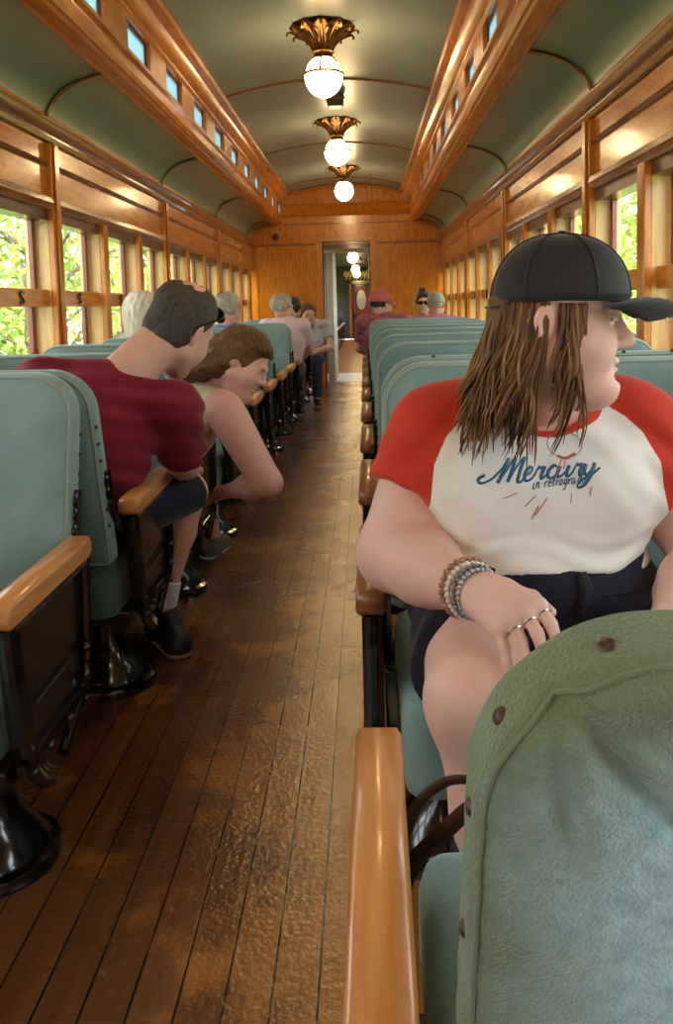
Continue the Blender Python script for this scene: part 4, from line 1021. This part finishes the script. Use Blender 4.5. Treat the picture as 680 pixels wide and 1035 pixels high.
    for i in range(nt_):
        for j in range(npz):
            j2 = (j+1) % npz; q_ = (i*npz+j, i*npz+j2, (i+1)*npz+j2, (i+1)*npz+j); fs += [q_, tuple(L_+x for x in reversed(q_))]
    for j in range(npz): j2 = (j+1) % npz; fs.append((nt_*npz+j, nt_*npz+j2, L_+nt_*npz+j2, L_+nt_*npz+j))
    capo = mb.add(vs, fs).build('baseball_cap', M['capblack'], t, sharp=0)
    mb = MB()
    for j in range(6):
        ph = 2*PI*j/6; mb.tube([H.w(dome(.06+1.48*i/14, ph, .0006))-off for i in range(15)], .0022, 5)
    mb.tube([H.w(dome(1.50, 2*PI*j/48, .0008))-off for j in range(49)], .0025, 5); mb.build('panel_seams', M['capblack'], capo)
    MB().sphere(H.w((0, cc[1], cc[2]+.106))-off, (.008, .008, .004), 12, 6).build('top_button', M['capblack'], capo)
    n = 16; vs = []; rows = 7
    for i in range(n+1):
        b = -1.18+2.36*i/n
        for k in range(rows):
            u_ = k/(rows-1); x = math.sin(b)*(.089+.004*u_); y0 = cc[1]+.102*math.cos(b); y1 = cc[1]+.06+math.cos(b*.92)*.128
            vs.append((x, y0+(y1-y0)*u_, cc[2]+.002-.020*(x/.09)**2*(.55+.45*u_)-.010*u_+.008*math.sin(u_*PI)))
    top = len(vs); W_ = [H.w(p)-off for p in vs]+[H.w((p[0], p[1], p[2]-.0045))-off for p in vs]; fs = []
    for i in range(n):
        for k in range(rows-1):
            q_ = (i*rows+k, i*rows+k+1, (i+1)*rows+k+1, (i+1)*rows+k); fs += [q_, tuple(top+x for x in reversed(q_))]
        fs.append((i*rows+rows-1, top+i*rows+rows-1, top+(i+1)*rows+rows-1, (i+1)*rows+rows-1))
    bro = MB().add(W_, fs).build('brim', M['capblack'], capo)
    mb = MB()
    for k in range(5):
        u_ = .15+.17*k; mb.tube([A_(W_[i*rows+min(rows-1, int(u_*(rows-1)+.5))])+A_((0, 0, .0)) for i in range(n+1)], .0007, 4)
    mb.build('brim_stitching', M['capseam'], capo)
    edge = [A_(W_[i*rows+rows-1])-A_((0, 0, .003)) for i in range(n+1)]
    mb = MB()
    for i in range(9, 15): mb.tube([edge[i], edge[i]+A_((.001, -.001, -.004-.004*(i % 2))), edge[i]+A_((-.004, -.002, -.006))], .0011, 5)
    mb.build('frayed_threads', M['beadwhite'], capo)
    mb = MB(); mb.tube([H.w(dome(1.55, PI+.62*(i/8-.5)*2, .003))-off-A_((0, 0, .006)) for i in range(9)], .008, 8, flat=.35); mb.build('back_strap', M['capseam'], capo)
    for k in (-.35, .35): MB().sphere(H.w(dome(1.55, PI+k, .007))-off-A_((0, 0, .006)), .0035, 8, 6).build('strap_stud', M['beadgrey'], capo)
    # hair: a close mass under the cap and many hanging locks
    Fh = Field(); Fh.ell((0, -.016, .022), (.068, .072, .070), .03); Fh.ell((0, -.050, -.045), (.060, .040, .080), .04); Fh.cap((.030, -.055, -.07), (.034, -.068, -.140), .036, .026, .04); Fh.cap((-.03, -.058, -.07), (-.03, -.07, -.150), .038, .028, .04)
    Fh.grow = .006; Fh.disp = lambda r, f, u: .0025*np.sin(190*r+60*f+8*u)*np.clip(.06-u, 0, .1)*10
    Fh.cuts.append(lambda r, f, u: (f-.022)+.35*(u-.03)+0*r); Fh.cuts.append(lambda r, f, u: u-.034+0*r+0*f)
    v, q = Fh.run(.0035); ho = npmesh('hair', H.w(v)-off, q, M['hair1'], t)
    rng = np.random.default_rng(5); packs = {'hair1': [], 'hair2': [], 'hair3': []}
    for c_ in range(80):
        side = 1 if c_ < 58 else -1                       # +1: the side towards the camera
        u01 = (c_+.5)/58 if side > 0 else (c_-57.5)/22
        th = -.50+2.25*u01 if side > 0 else .1+2.2*u01    # angle from sideways towards the back
        front = side > 0 and th < -.22
        if side > 0 and -.22 < th < .16 and rng.uniform() < .85: th += .40      # the ear shows between locks
        L_ = rng.uniform(.13, .225) if front else rng.uniform(.17, .255)
        wv = rng.uniform(.005, .015); ph, ph2 = rng.uniform(0, 6.28, 2); flare = rng.uniform(.0, .32) if not front else rng.uniform(-.06, .02)
        m = ['hair1', 'hair2', 'hair3'][rng.choice(3, p=[.45, .35, .20])]
        for i in range(7):
            th2 = th+rng.normal(0, .07); r0 = .079+rng.uniform(-.003, .005)
            p0 = A_((side*r0*math.cos(th2), -.002-r0*math.sin(th2)*1.08, .026)); Ls = L_*rng.uniform(.78, 1.08); pts = []
            for k in range(9):
                s_ = k/8; o_ = 1+.12*math.sin(s_*PI*.62)+flare*s_*s_
                gx = 1-.25*s_*s_                          # strands of a lock draw together
                tt = th+(th2-th)*gx; p = A_((side*r0*math.cos(tt)*o_, -.002-r0*math.sin(tt)*1.08*o_-.016*s_*s_, .026-Ls*s_))
                p += A_((wv*math.sin(ph+s_*6), wv*math.cos(ph2+s_*5), 0))*s_*1.3
                pts.append(H.w(p)-off)
            rr = rng.uniform(.0018, .0034); prof = [rr*.8]+[rr]*5+[rr*.8, rr*.55, rr*.15]
            packs[m if rng.uniform() < .75 else 'hair1'].append((pts, prof))
    for m, L_ in packs.items():
        mb = MB()
        for pts, prof in L_: mb.tube(spline(pts, 2), [prof[min(8, i//2)] for i in range(17)], 5)
        props(mb.build('hair_locks', M[m], ho, sharp=0), kind='stuff')
    return t
M['eyewhite'] = mat('eye_white', (.7, .68, .65), .2); M['iris'] = mat('grey_green_iris', (.10, .12, .09), .15)
M['hairdark'] = mat('dark_hair', (.03, .02, .015), .45)
M['hair1'] = mat('brown_hair', (.135, .064, .024), .55, spec=.3, var=.3, vscale=30); M['hair2'] = mat('light_brown_hair', (.26, .145, .060), .55, spec=.3, var=.3, vscale=30); M['hair3'] = mat('dark_brown_hair', (.060, .028, .012), .55, spec=.3, var=.3, vscale=30)
M['capblack'] = mat('black_cotton_twill', (.012, .012, .014), .75, bump=.1, bscale=300, sheen=.2); M['capseam'] = mat('black_seam', (.022, .022, .025), .7)
M['navy'] = cloth('navy_cotton', (.010, .011, .022), (.018, .019, .034)); M['navydark'] = mat('dark_navy_seam', (.006, .006, .012), .8)
M['inkblue'] = mat('faded_blue_ink', (.035, .13, .22), .8); M['inkgrey'] = mat('grey_ink', (.30, .22, .22), .8); M['inkred'] = mat('red_ink', (.55, .10, .07), .8)
M['beadred'] = mat('red_brown_stone', (.22, .05, .025), .3, col2=(.50, .30, .20), vscale=90); M['beadwhite'] = mat('white_stone', (.72, .68, .60), .3, var=.15, vscale=60); M['beaddark'] = mat('dark_grey_stone', (.05, .055, .06), .25, col2=(.25, .27, .28), vscale=80); M['beadgrey'] = mat('silver_grey_stone', (.38, .40, .42), .25, metal=.4)
def tee_mat():
    m = cloth('white_and_red_jersey', (.78, .75, .68), (.83, .80, .74)); t = m.node_tree; b = t.nodes['Principled BSDF']; L = t.links.new
    src = b.inputs['Base Color'].links[0].from_socket; at = t.nodes.new('ShaderNodeAttribute'); at.attribute_name = 'red'
    st = t.nodes.new('ShaderNodeMapRange'); st.inputs[1].default_value = .4; st.inputs[2].default_value = .6; L(at.outputs['Fac'], st.inputs[0])
    mx = t.nodes.new('ShaderNodeMix'); mx.data_type = 'RGBA'; L(st.outputs[0], mx.inputs[0]); L(src, mx.inputs[6]); mx.inputs[7].default_value = (.56, .045, .022, 1); L(mx.outputs[2], b.inputs['Base Color']); return m
M['tee'] = tee_mat()
woman()
# ------------------------------------------------------------------ the other passengers
M['maroon'] = cloth('maroon_jersey', (.16, .010, .022), (.21, .015, .030)); M['yellowprint'] = cloth('pale_yellow_print', (.66, .58, .30), (.78, .72, .46)); M['navyshorts'] = cloth('navy_shorts', (.010, .011, .022), (.018, .019, .034))
M['trainer'] = mat('navy_trainer', (.015, .02, .06), .5, bump=.1); M['greyshoe'] = mat('grey_canvas_shoe', (.13, .12, .10), .8); M['sock'] = cloth('white_sock', (.75, .75, .78))
M['creamtop'] = cloth('cream_knit', (.62, .56, .46), (.70, .64, .54)); M['bluetop'] = cloth('blue_cotton', (.10, .16, .36), (.15, .22, .42)); M['pinkwhite'] = cloth('pale_pink_cotton', (.62, .48, .50), (.70, .56, .58))
M['greytee'] = cloth('pale_grey_cotton', (.45, .48, .52), (.54, .57, .60)); M['maroonplaid'] = cloth('faded_maroon_cotton', (.24, .06, .09), (.33, .10, .13)); M['mauve'] = cloth('mauve_pink_cotton', (.40, .12, .24), (.48, .18, .30)); M['salmon'] = cloth('salmon_cotton', (.60, .24, .20))
M['redcap'] = cloth('pink_red_cap_cotton', (.42, .09, .10), (.50, .13, .13)); M['greycap'] = cloth('grey_green_cap_cotton', (.25, .27, .23), (.32, .33, .29)); M['denim'] = cloth('dark_denim', (.03, .04, .07)); M['khaki'] = cloth('dark_khaki', (.09, .08, .06)); M['pinktop'] = cloth('bright_pink_cotton', (.75, .22, .28))
M['hairshort'] = mat('cropped_dark_hair', (.035, .024, .016), .7, col2=(.075, .055, .04), vscale=60, bump=.35, bscale=320); M['hairgirl'] = mat('girl_brown_hair', (.085, .038, .014), .45, spec=.3, col2=(.17, .085, .035), vscale=16, stretch=(9, 2, 2), bump=.4, bscale=40, bstretch=(9, 2, 2))
M['hairwhite'] = mat('white_blond_hair', (.55, .48, .36), .5, col2=(.75, .69, .57), vscale=20, stretch=(6, 6, 1), bump=.4, bscale=50, bstretch=(6, 6, 1)); M['hairgrey'] = mat('grey_hair', (.28, .25, .21), .6, col2=(.55, .52, .47), vscale=30, bump=.4, bscale=120); M['lens'] = mat('dark_lens', (.008, .008, .01), .35, spec=.2)
def spectacles(t, hd, off, name, f=.100, u=.004, tilt=0., frame='iron', lens='lens', r=.021):
    g = MB(); l = MB(); ct, st = math.cos(tilt), math.sin(tilt)
    T = lambda p: hd.w((p[0], (p[1])*ct-(p[2])*st, (p[1])*st+(p[2])*ct))-off
    for q in (-1, 1):
        ring = [(q*.034+r*1.15*math.cos(b), f-.012*abs(math.cos(b))*.3-.004, u+r*.85*math.sin(b)) for b in [2*PI*i/16 for i in range(17)]]
        g.tube([T(p) for p in ring], .0022, 6); l.add([T(p) for p in ring[:16]]+[T((p[0], p[1]-.002, p[2])) for p in ring[:16]], [tuple(range(16)), tuple(range(31, 15, -1))]+[(i, (i+1) % 16, 16+(i+1) % 16, 16+i) for i in range(16)])
        g.tube([T(p) for p in spline([(q*.058, f-.008, u+.008), (q*.078, f-.035, u+.010), (q*.083, .02, u+.008), (q*.082, -.015, u+.002), (q*.080, -.035, u-.018)], 4)], .003, 6)
    g.tube([T((-.012, f, u+.004)), T((0, f+.004, u+.007)), T((.012, f, u+.004))], .0022, 6)
    o = g.build(name, M[frame], t)
    if lens: l.build('lens', M[lens], o, smooth=False)
    return o
# man in maroon, leaning to his right over the aisle arm
hm = Head((-.370, 2.80, 1.168), (.38, .80, -.44), (.50, .22, .84), (1.22, 1.2, 1.22))
def man_hair(t, head, off, h):
    F = Field(); F.ell((0, -.014, .036), (.077, .098, .083), .02); F.ell((0, -.030, -.035), (.066, .068, .06), .03); F.grow = .0055; F.disp = folds(.002, 130, 2)
    F.cuts += [lambda r, f, u: (f-.034)-.52*(u-.055)+0*r, lambda r, f, u: (-.080-u)+0*r+0*f, lambda r, f, u: .046-np.sqrt(r*r+(f+.045)**2+(u-.105)**2)+.006*np.sin(170*r+90*f), lambda r, f, u: .024-np.sqrt((np.abs(r)-.08)**2+(f+.006)**2+(u+.008)**2)]
    v, q = F.run(.0035); npmesh('hair', head.w(v)-off, q, M['hairshort'], t)
    spectacles(t, head, off, 'sunglasses', f=.112, u=.022, tilt=R(36), r=.024)
person('man in maroon tee leaning into the aisle, sunglasses pushed up on cropped hair',
       dict(hip=(-.74, 2.60, .57), chest=(-.65, 2.63, .84), shL=(-.79, 2.60, .985), shR=(-.385, 2.69, .905), elL=(-.88, 2.82, .75), elR=(-.385, 2.82, .70), wrL=(-.62, 3.0, .62), wrR=(-.42, 3.02, .64),
            knL=(-.80, 3.04, .55), knR=(-.415, 3.06, .545), anL=(-.76, 3.0, .10), anR=(-.53, 2.99, .13), toeL=(-.76, 3.14, .05), toeR=(-.44, 2.86, .04)),
       hm, h=.006, g=1.12, skin='skin', shirt='maroon', pants='navyshorts', shoes='trainer', hair=man_hair, fine=True, sleeve=.86, leglen=1.0, hh=.0035, arm_r=1.28, neck_r=1.18, foot=1.2, sock='sock', fold=.007)
# girl in pale yellow, bent down to the aisle floor
hgirl = Head((-.262, 3.44, 1.002), (.82, -.16, -.50), (.48, .10, .87), (1.08, 1.10, 1.05))
def girl_hair(t, head, off, h):
    F = Field(); F.ell((0, -.014, .036), (.077, .098, .083), .02); F.ell((0, -.055, -.01), (.075, .065, .08), .04)
    F.cap((.03, -.07, -.03), (.02, -.130, -.095), .058, .050, .03); F.cap((.02, -.130, -.095), (.01, -.205, -.150), .050, .036, .03); F.cap((-.03, -.08, -.04), (-.03, -.18, -.15), .05, .03, .03)
    F.grow = .012; F.disp = lambda r, f, u: .0035*np.sin(150*r+60*u+40*f)+.005*np.sin(60*f-70*u+30*r)*np.clip(-f*10, 0, 1)
    F.cuts += [lambda r, f, u: (f-.058)-.55*(u-.03)+.006*np.sin(90*r+60*u), lambda r, f, u: .026-np.sqrt((np.abs(r)-.088)**2+(f-.006)**2+(u+.024)**2)]
    v, q = F.run(.0035); o = npmesh('hair', head.w(v)-off, q, M['hairgirl'], t)
    rng = np.random.default_rng(8); mb = MB()
    el = lambda r, f, u, g_=.013: A_((r*(.077+g_), -.014+f*(.098+g_), .036+u*(.083+g_)))
    for i in range(170):                       # strands combed from the hairline over the crown into the bunch at the nape
        sd = rng.uniform(-.2, 1.0); a0 = rng.uniform(.75, 1.05); pts = []; ph = rng.uniform(0, 6.28); g_ = rng.uniform(.011, .018)
        for k in range(8):
            s_ = k/7; b = a0*(1-s_)-1.25*s_      # latitude along front to back
            r_ = math.sin(sd*1.35)*(1-.25*s_*s_); rest = math.sqrt(max(0, 1-r_*r_)); up_ = rest*math.cos(b*1.25); fw_ = rest*math.sin(b*1.25)
            pts.append(head.w(el(r_, fw_, up_, g_)))
        end = A_((.015+rng.normal(0, .022), -.215+rng.normal(0, .02), -.16+rng.normal(0, .02))); mid = A_((.02+rng.normal(0, .03), -.145+rng.normal(0, .015), -.085+rng.normal(0, .02)))
        pts += [head.w(mid), head.w(end)]
        mb.tube([p-off for p in pts], [.0015, .003, .0035, .0035, .0035, .0035, .0035, .004, .004, .0012], 5)
    props(mb.build('hair_locks', M['hairgirl'], o, sharp=0), kind='stuff')
person('girl in pale yellow top, brown hair, bent down with her elbow in the aisle',
       dict(hip=(-.70, 3.52, .55), chest=(-.54, 3.47, .72), shL=(-.56, 3.62, .88), shR=(-.335, 3.37, .815), elL=(-.62, 3.78, .66), elR=(-.165, 3.335, .515), wrL=(-.60, 3.95, .62), wrR=(-.345, 3.47, .455),
            knL=(-.72, 3.95, .52), knR=(-.55, 3.97, .52), anL=(-.70, 4.05, .10), anR=(-.53, 4.03, .10), toeL=(-.70, 4.18, .05), toeR=(-.50, 4.16, .04)),
       hgirl, h=.006, g=.95, skin='skinpink', shirt='yellowprint', pants='denim', shoes='greyshoe', hair=girl_hair, fine=True, sleeve=0, leglen=.6, hh=.0035, arm_r=1.5, plump=.5)
# seated travellers farther along
def seated(x, y, fz, dz=0., lean=0., tw=0., sc=1.0):
    """joints of an upright seated figure; fz = +1 facing the far end, -1 facing the camera"""
    P_ = lambda a, b, c: (x+sc*a*fz, y+sc*b*fz, .46+(c-.46)*sc+dz*(c > .7))
    L = lambda a, b, c: P_(a+lean*(c-.56)/.5, b, c)
    return dict(hip=P_(0, -.05, .57), chest=L(0, -.06, .84), shL=L(-.19, -.06+tw, 1.00), shR=L(.19, -.06-tw, 1.00), elL=L(-.25, .06, .73), elR=L(.25, .06, .73), wrL=L(-.12, .24, .66), wrR=L(.12, .24, .66),
                knL=P_(-.11, .40, .55), knR=P_(.11, .40, .55), anL=P_(-.11, .42, .10), anR=P_(.11, .42, .10), toeL=P_(-.12, .56, .05), toeR=P_(.12, .56, .05))
GP = 'passengers in the far rows'
hl = hairline()
person('white-haired woman in a cream top by the left windows, seen from behind', seated(-1.05, 5.36, 1, lean=-.05), Head((-1.165, 5.30, 1.205), (.15, 1, -.1), (0, 0, 1), 1.05), h=.011, shirt='creamtop', pants='denim', leglen=1.5,
       hair=hair_shell('hairwhite', hairline(.06, .045, .8, -.16), [('cap', (0, -.05, -.02), (0, -.055, -.12), .078, .065, .04)], grow=.018, amp=.006), group=GP)
person('grey-haired man in a blue shirt beyond the white-haired woman, left row', seated(-.90, 7.12, 1), Head((-.905, 7.1, 1.215), (.5, .85, 0), (.05, 0, 1), 1.1), h=.012, shirt='bluetop', pants='khaki', leglen=1.5, hair=hair_shell('hairgrey', hl, grow=.014, amp=.008), group=GP)
hg = Head((-.62, 8.93, 1.215), (.85, .5, -.05), (0, 0, 1), 1.12)
def specs_after(fn, hd, **kw):
    def g(t, head, off, h): fn(t, head, off, h); spectacles(t, head, off, 'glasses', **kw)
    return g
person('grey-haired man in glasses and pale pink shirt, left row, looking right', seated(-.62, 8.97, 1, lean=.02, sc=1.05), hg, h=.012, g=1.1, shirt='pinkwhite', pants='khaki', leglen=1.5, sleeve=.7, hair=specs_after(hair_shell('hairgrey', hl, grow=.014, amp=.006), hg, lens=None), group=GP)
person('dark-haired person in navy beyond the man with glasses, left row', seated(-.80, 9.90, 1, lean=.18), Head((-.60, 9.93, 1.20), (.3, .9, -.1), (.1, 0, 1), 1.1), h=.012, shirt='navyshorts', pants='denim', leglen=1.5, sleeve=1.2, hair=hair_shell('hairdark', hl, grow=.016), group=GP)
hw = Head((-.46, 10.48, 1.12), (.30, -.95, -.1), (0, 0, 1), 1.12)
person('woman in pale grey tee facing the camera near the end wall, left row', seated(-.47, 10.78, -1, dz=-.05, sc=1.05, lean=-.02), hw, h=.012, shirt='greytee', pants='denim', leglen=1.5, sleeve=.6,
       hair=hair_shell('hair1', hairline(.05, .03, .8, -.14), [('cap', (0, -.05, 0), (0, -.06, -.13), .078, .06, .04)], grow=.014), fine=True, group=GP)
hr = Head((.425, 8.93, 1.225), (.75, .65, -.05), (.05, 0, 1), 1.15)
def capped(m, hm_='hairdark'):
    a = hair_shell(hm_, hairline(.03, .03, 1.0, -.055), grow=.009); b = cap_hat(m)
    def g(t, head, off, h): a(t, head, off, h); b(t, head, off, h)
    return g
person('man in pink-red cap and faded maroon shirt, seen from behind beside the aisle', seated(.46, 8.98, 1, sc=1.08, lean=-.03), hr, h=.012, g=1.15, shirt='maroonplaid', pants='denim', leglen=1.5, sleeve=.7, hair=capped('redcap'), group=GP)
hs = Head((.98, 10.47, 1.23), (-.1, -1, -.02), (0, 0, 1), 1.08)
def bun_hair(t, head, off, h):
    hair_shell('hairdark', hairline(.065, .05, .8, -.12), [('ell', (.01, -.03, .125), (.042, .042, .036), .015), ('cap', (0, -.05, 0), (0, -.055, -.09), .075, .06, .04)], grow=.013)(t, head, off, h)
    spectacles(t, head, off, 'sunglasses', f=.114, r=.026)
person('woman in dark sunglasses with hair in a top knot, facing the camera, right row', seated(.985, 10.72, -1), hs, h=.012, shirt='salmon', pants='denim', leglen=1.5, sleeve=0, hair=bun_hair, fine=True, group=GP)
person('man in grey-green cap and mauve shirt, seen from behind, right row', seated(1.08, 9.84, 1), Head((1.075, 9.8, 1.20), (.35, .9, 0), (0, 0, 1), 1.1), h=.012, g=1.1, shirt='mauve', pants='khaki', leglen=1.5, sleeve=.7, hair=capped('greycap', 'hairgrey'), group=GP)
# ------------------------------------------------------------------ the foreground seat's worn back and the bag behind it
def worn_back():
    f = -1; g = back_geom(f); u0, u1 = .077, WR-.005
    ang = math.atan2(.145, .585); ca, sa = math.cos(ang), math.sin(ang)
    yb, zb, zt = -.27, .46, 1.057
    # local frame: U across, W up the back, T through it (towards the camera positive)
    Ht = (zt-zb)/ca
    def toW(U, Wd, T): return (XR+U+.007*min(max(Wd/Ht, 0), 1)**3, PRT[0]+yb-sa*Wd-ca*T, zb+ca*Wd-sa*T)
    h = .0045; U = np.arange(u0-.03, u1+.03, h); Wv = np.arange(-.03, Ht+.04, h); T = np.arange(-.085, .085, h)
    X, Y, Z = U[:, None, None], Wv[None, :, None], T[None, None, :]
    X = X-0.007*np.clip(Y/Ht, 0, 1)**3; wx = lambda u, w_: u+.007*min(max(w_/Ht, 0), 1)**3
    cu, cw, hu, hw, r = (u0+u1)/2, Ht/2, (u1-u0)/2, Ht/2, .095
    qx = np.abs(X-cu)-hu+r; qy = np.abs(Y-cw)-hw+r
    d2 = np.sqrt(np.maximum(qx, 0)**2+np.maximum(qy, 0)**2)+np.minimum(np.maximum(qx, qy), 0)-r
    ht = .029; k = .016
    a = d2+k; b = np.abs(Z)-ht+k
    F = np.sqrt(np.maximum(a, 0)**2+np.maximum(b, 0)**2)+np.minimum(np.maximum(a, b), 0)-k
    rear = np.clip(Z/.03, 0, 1)
    ed = np.clip(-d2/.055, 0, 1)
    F -= rear*.008*np.sin(np.clip(-d2/.25, 0, 1)*PI)                       # stuffing bulge
    F += rear*.0045*np.exp(-((d2+.008)/.004)**2)                          # seam groove round the edge
    # sagging creases from the top corner
    def seg(p, q_, wd):
        px_, py_ = X-u0, Ht-Y; vx, vy = q_[0]-p[0], q_[1]-p[1]; tt = np.clip(((px_-p[0])*vx+(py_-p[1])*vy)/(vx*vx+vy*vy), 0, 1)
        return np.exp(-(((px_-p[0]-tt*vx)**2+(py_-p[1]-tt*vy)**2)/wd**2))
    F += rear*(.009*seg((.040, .026), (.098, .092), .0055)+.006*seg((.034, .030), (.044, .095), .005)+.005*seg((.055, .030), (.16, .062), .006)+.004*seg((.02, .08), (.022, .30), .006))
    F -= rear*(.005*seg((.052, .024), (.112, .084), .007)+.005*seg((.044, .045), (.060, .110), .008))
    F += rear*ed*(.0018*np.sin(38*X+12*np.sin(9*Y))*np.sin(31*Y+4)+.0012*np.sin(95*X+40*Y)*np.sin(70*Y-30*X))
    F += .0008*np.sin(160*Y+20*X)*np.exp(-((d2+.02)/.02)**2)
    v, q = surfnet(F.astype(np.float32), (U[0], Wv[0], T[0]), h, 2)
    V = np.stack([XR+v[:, 0], PRT[0]+yb-sa*v[:, 1]-ca*v[:, 2], zb+ca*v[:, 1]-sa*v[:, 2]], 1)
    # nap: sage where the pile is rubbed near the edges, blue-teal in the field
    dd = np.hypot(np.maximum(np.abs(v[:, 0]-cu)-hu+r, 0), np.maximum(np.abs(v[:, 1]-cw)-hw+r, 0))+np.minimum(np.maximum(np.abs(v[:, 0]-cu)-hu+r, np.abs(v[:, 1]-cw)-hw+r), 0)-r
    loc = A_(RF.location)
    bo = npmesh('backrest', V-loc, q, M['wornplush'], RF, attr={'edge': np.clip(1+dd/.16, 0, 1)})
    mb = MB(); bvh = BVHTree.FromPolygons([Vector(p) for p in V], [tuple(x) for x in q.tolist()])
    pts = rrect(u0, u1, 0, Ht, .095, .03, 10, .004)
    def on(U_, W_, o=.0):
        p = Vector(toW(U_, W_, .12)); dr = Vector((0, ca, sa)); hit = bvh.ray_cast(p, dr); return (A_(hit[0]) if hit[0] else A_(toW(U_, W_, .045)))-A_((0, ca, sa))*o-loc
    dense = []
    for i in range(len(pts)):
        p, q_ = A_(pts[i]), A_(pts[(i+1) % len(pts)]); n = max(1, int(np.linalg.norm(q_-p)/.02)); dense += [p+(q_-p)*j/n for j in range(n)]
    mb.tube([on(*p, o=.001) for p in dense+[dense[0]]], .0016, 6); mb.build('piping', M['pipinggreen'], bo)
    rim = rrect(u0, u1, 0, Ht, .095, .03, 10, 0); rim = [A_(p) for p in rim[10:20]]        # the top left corner arc
    spots = [(rim[9]+A_((0, -.012-.088*k)), A_((-1, 0))) for k in range(5)]+[(rim[6], unit(rim[6]-A_((u0+.095, Ht-.095)))), (rim[2], unit(rim[2]-A_((u0+.095, Ht-.095))))]+[(rim[0]+A_((.10+.14*k, 0)), A_((0, 1))) for k in range(3)]
    for p2, n2 in spots:
        base = A_(toW(p2[0], p2[1], .004)); nw = A_(toW(p2[0]+n2[0], p2[1]+n2[1], .004))-base
        hit = bvh.ray_cast(Vector(base+nw*.05), Vector(-nw)); p = (A_(hit[0]) if hit[0] else base)-loc
        o = MB().lathe([(.0, .0025), (.003, .0022), (.005, .0006), (.0062, -.003), (.0, -.003)], (0, 0, 0), 14).build('upholstery_button', M['button'], bo)
        o.location = p; o.rotation_euler = Vector(nw).to_track_quat('Z', 'Y').to_euler()
    mb = MB(); q_ = XR+u0-.004-loc[0]
    gy = lambda z: yb-sa*((z-zb)/ca)
    for zz in (.60, .635): mb.tube([(q_, gy(zz)+.016*math.cos(b), zz+.02*math.sin(b)) for b in [2*PI*k_/12 for k_ in range(13)]], .0055, 6)
    mb.tube([(q_, gy(.68), .68), (q_, gy(.58), .58), (q_, -.16, .52), (q_, -.03, .40)], .012, 8); mb.build('back_bracket', M['iron'], bo)
def worn_mat():
    m = plush('worn_sage_and_blue_plush', (.30, .55, .62), (.48, .78, .86), bump=.55, sheen=.45); t = m.node_tree; b = t.nodes['Principled BSDF']; L = t.links.new
    src = b.inputs['Base Color'].links[0].from_socket; at = t.nodes.new('ShaderNodeAttribute'); at.attribute_name = 'edge'
    tc = t.nodes.new('ShaderNodeTexCoord'); n = t.nodes.new('ShaderNodeTexNoise'); n.inputs['Scale'].default_value = 9; n.inputs['Detail'].default_value = 6; L(tc.outputs['Object'], n.inputs[0])
    ad = t.nodes.new('ShaderNodeMath'); ad.operation = 'ADD'; L(at.outputs['Fac'], ad.inputs[0]); L(n.outputs[0], ad.inputs[1])
    st = t.nodes.new('ShaderNodeMapRange'); st.inputs[1].default_value = .85; st.inputs[2].default_value = 1.45; L(ad.outputs[0], st.inputs[0])
    mx = t.nodes.new('ShaderNodeMix'); mx.data_type = 'RGBA'; L(st.outputs[0], mx.inputs[0]); L(src, mx.inputs[6]); mx.inputs[7].default_value = (.185, .245, .150, 1); L(mx.outputs[2], b.inputs['Base Color']); return m
M['wornplush'] = worn_mat()
for n_ in M['wornplush'].node_tree.nodes:
    if n_.type == 'TEX_NOISE' and n_.inputs['Scale'].default_value == 160: n_.inputs['Scale'].default_value = 420
    if n_.type == 'TEX_NOISE' and n_.inputs['Scale'].default_value == 5: n_.inputs['Scale'].default_value = 90; n_.inputs['Detail'].default_value = 8
M['pipinggreen'] = mat('worn_green_piping', (.15, .21, .13), .85, sheen=.3); M['button'] = mat('dark_brown_button', (.06, .025, .015), .4)
worn_back()
# shoulder bag on the foreground seat, only its strap shows past the back
M['leather'] = mat('dark_brown_leather', (.045, .020, .012), .4, var=.25, vscale=20, bump=.1)
t = empty('shoulder_bag', (.56, .83, .468), 'dark brown leather strap of a bag on the foreground seat, looped beside the oak arm', 'bag')
MB().prism([(-.11, 0), (.11, 0), (.125, .05), (.115, .16), (.09, .19), (-.09, .19), (-.115, .16), (-.125, .05)], -.05, .05).build('bag_body', M['leather'], t, bevel=.015)
W2 = lambda L_: [(x-.56, y-.83, z-.468) for x, y, z in L_]
MB().tube(spline(W2([(.47, .84, .655), (.42, .87, .690), (.345, .90, .690), (.312, .915, .672), (.285, .925, .635), (.270, .925, .58), (.266, .925, .55)]), 5), .0065, 8, flat=.3, upv=(.3, 1, .2)).build('strap', M['leather'], t)
MB().tube(spline(W2([(.47, .80, .655), (.41, .85, .690), (.36, .875, .680), (.315, .895, .628), (.282, .905, .585), (.268, .905, .54), (.262, .905, .52)]), 5), .010, 8, flat=.25, upv=(.6, .9, .6)).build('strap', M['leather'], t)
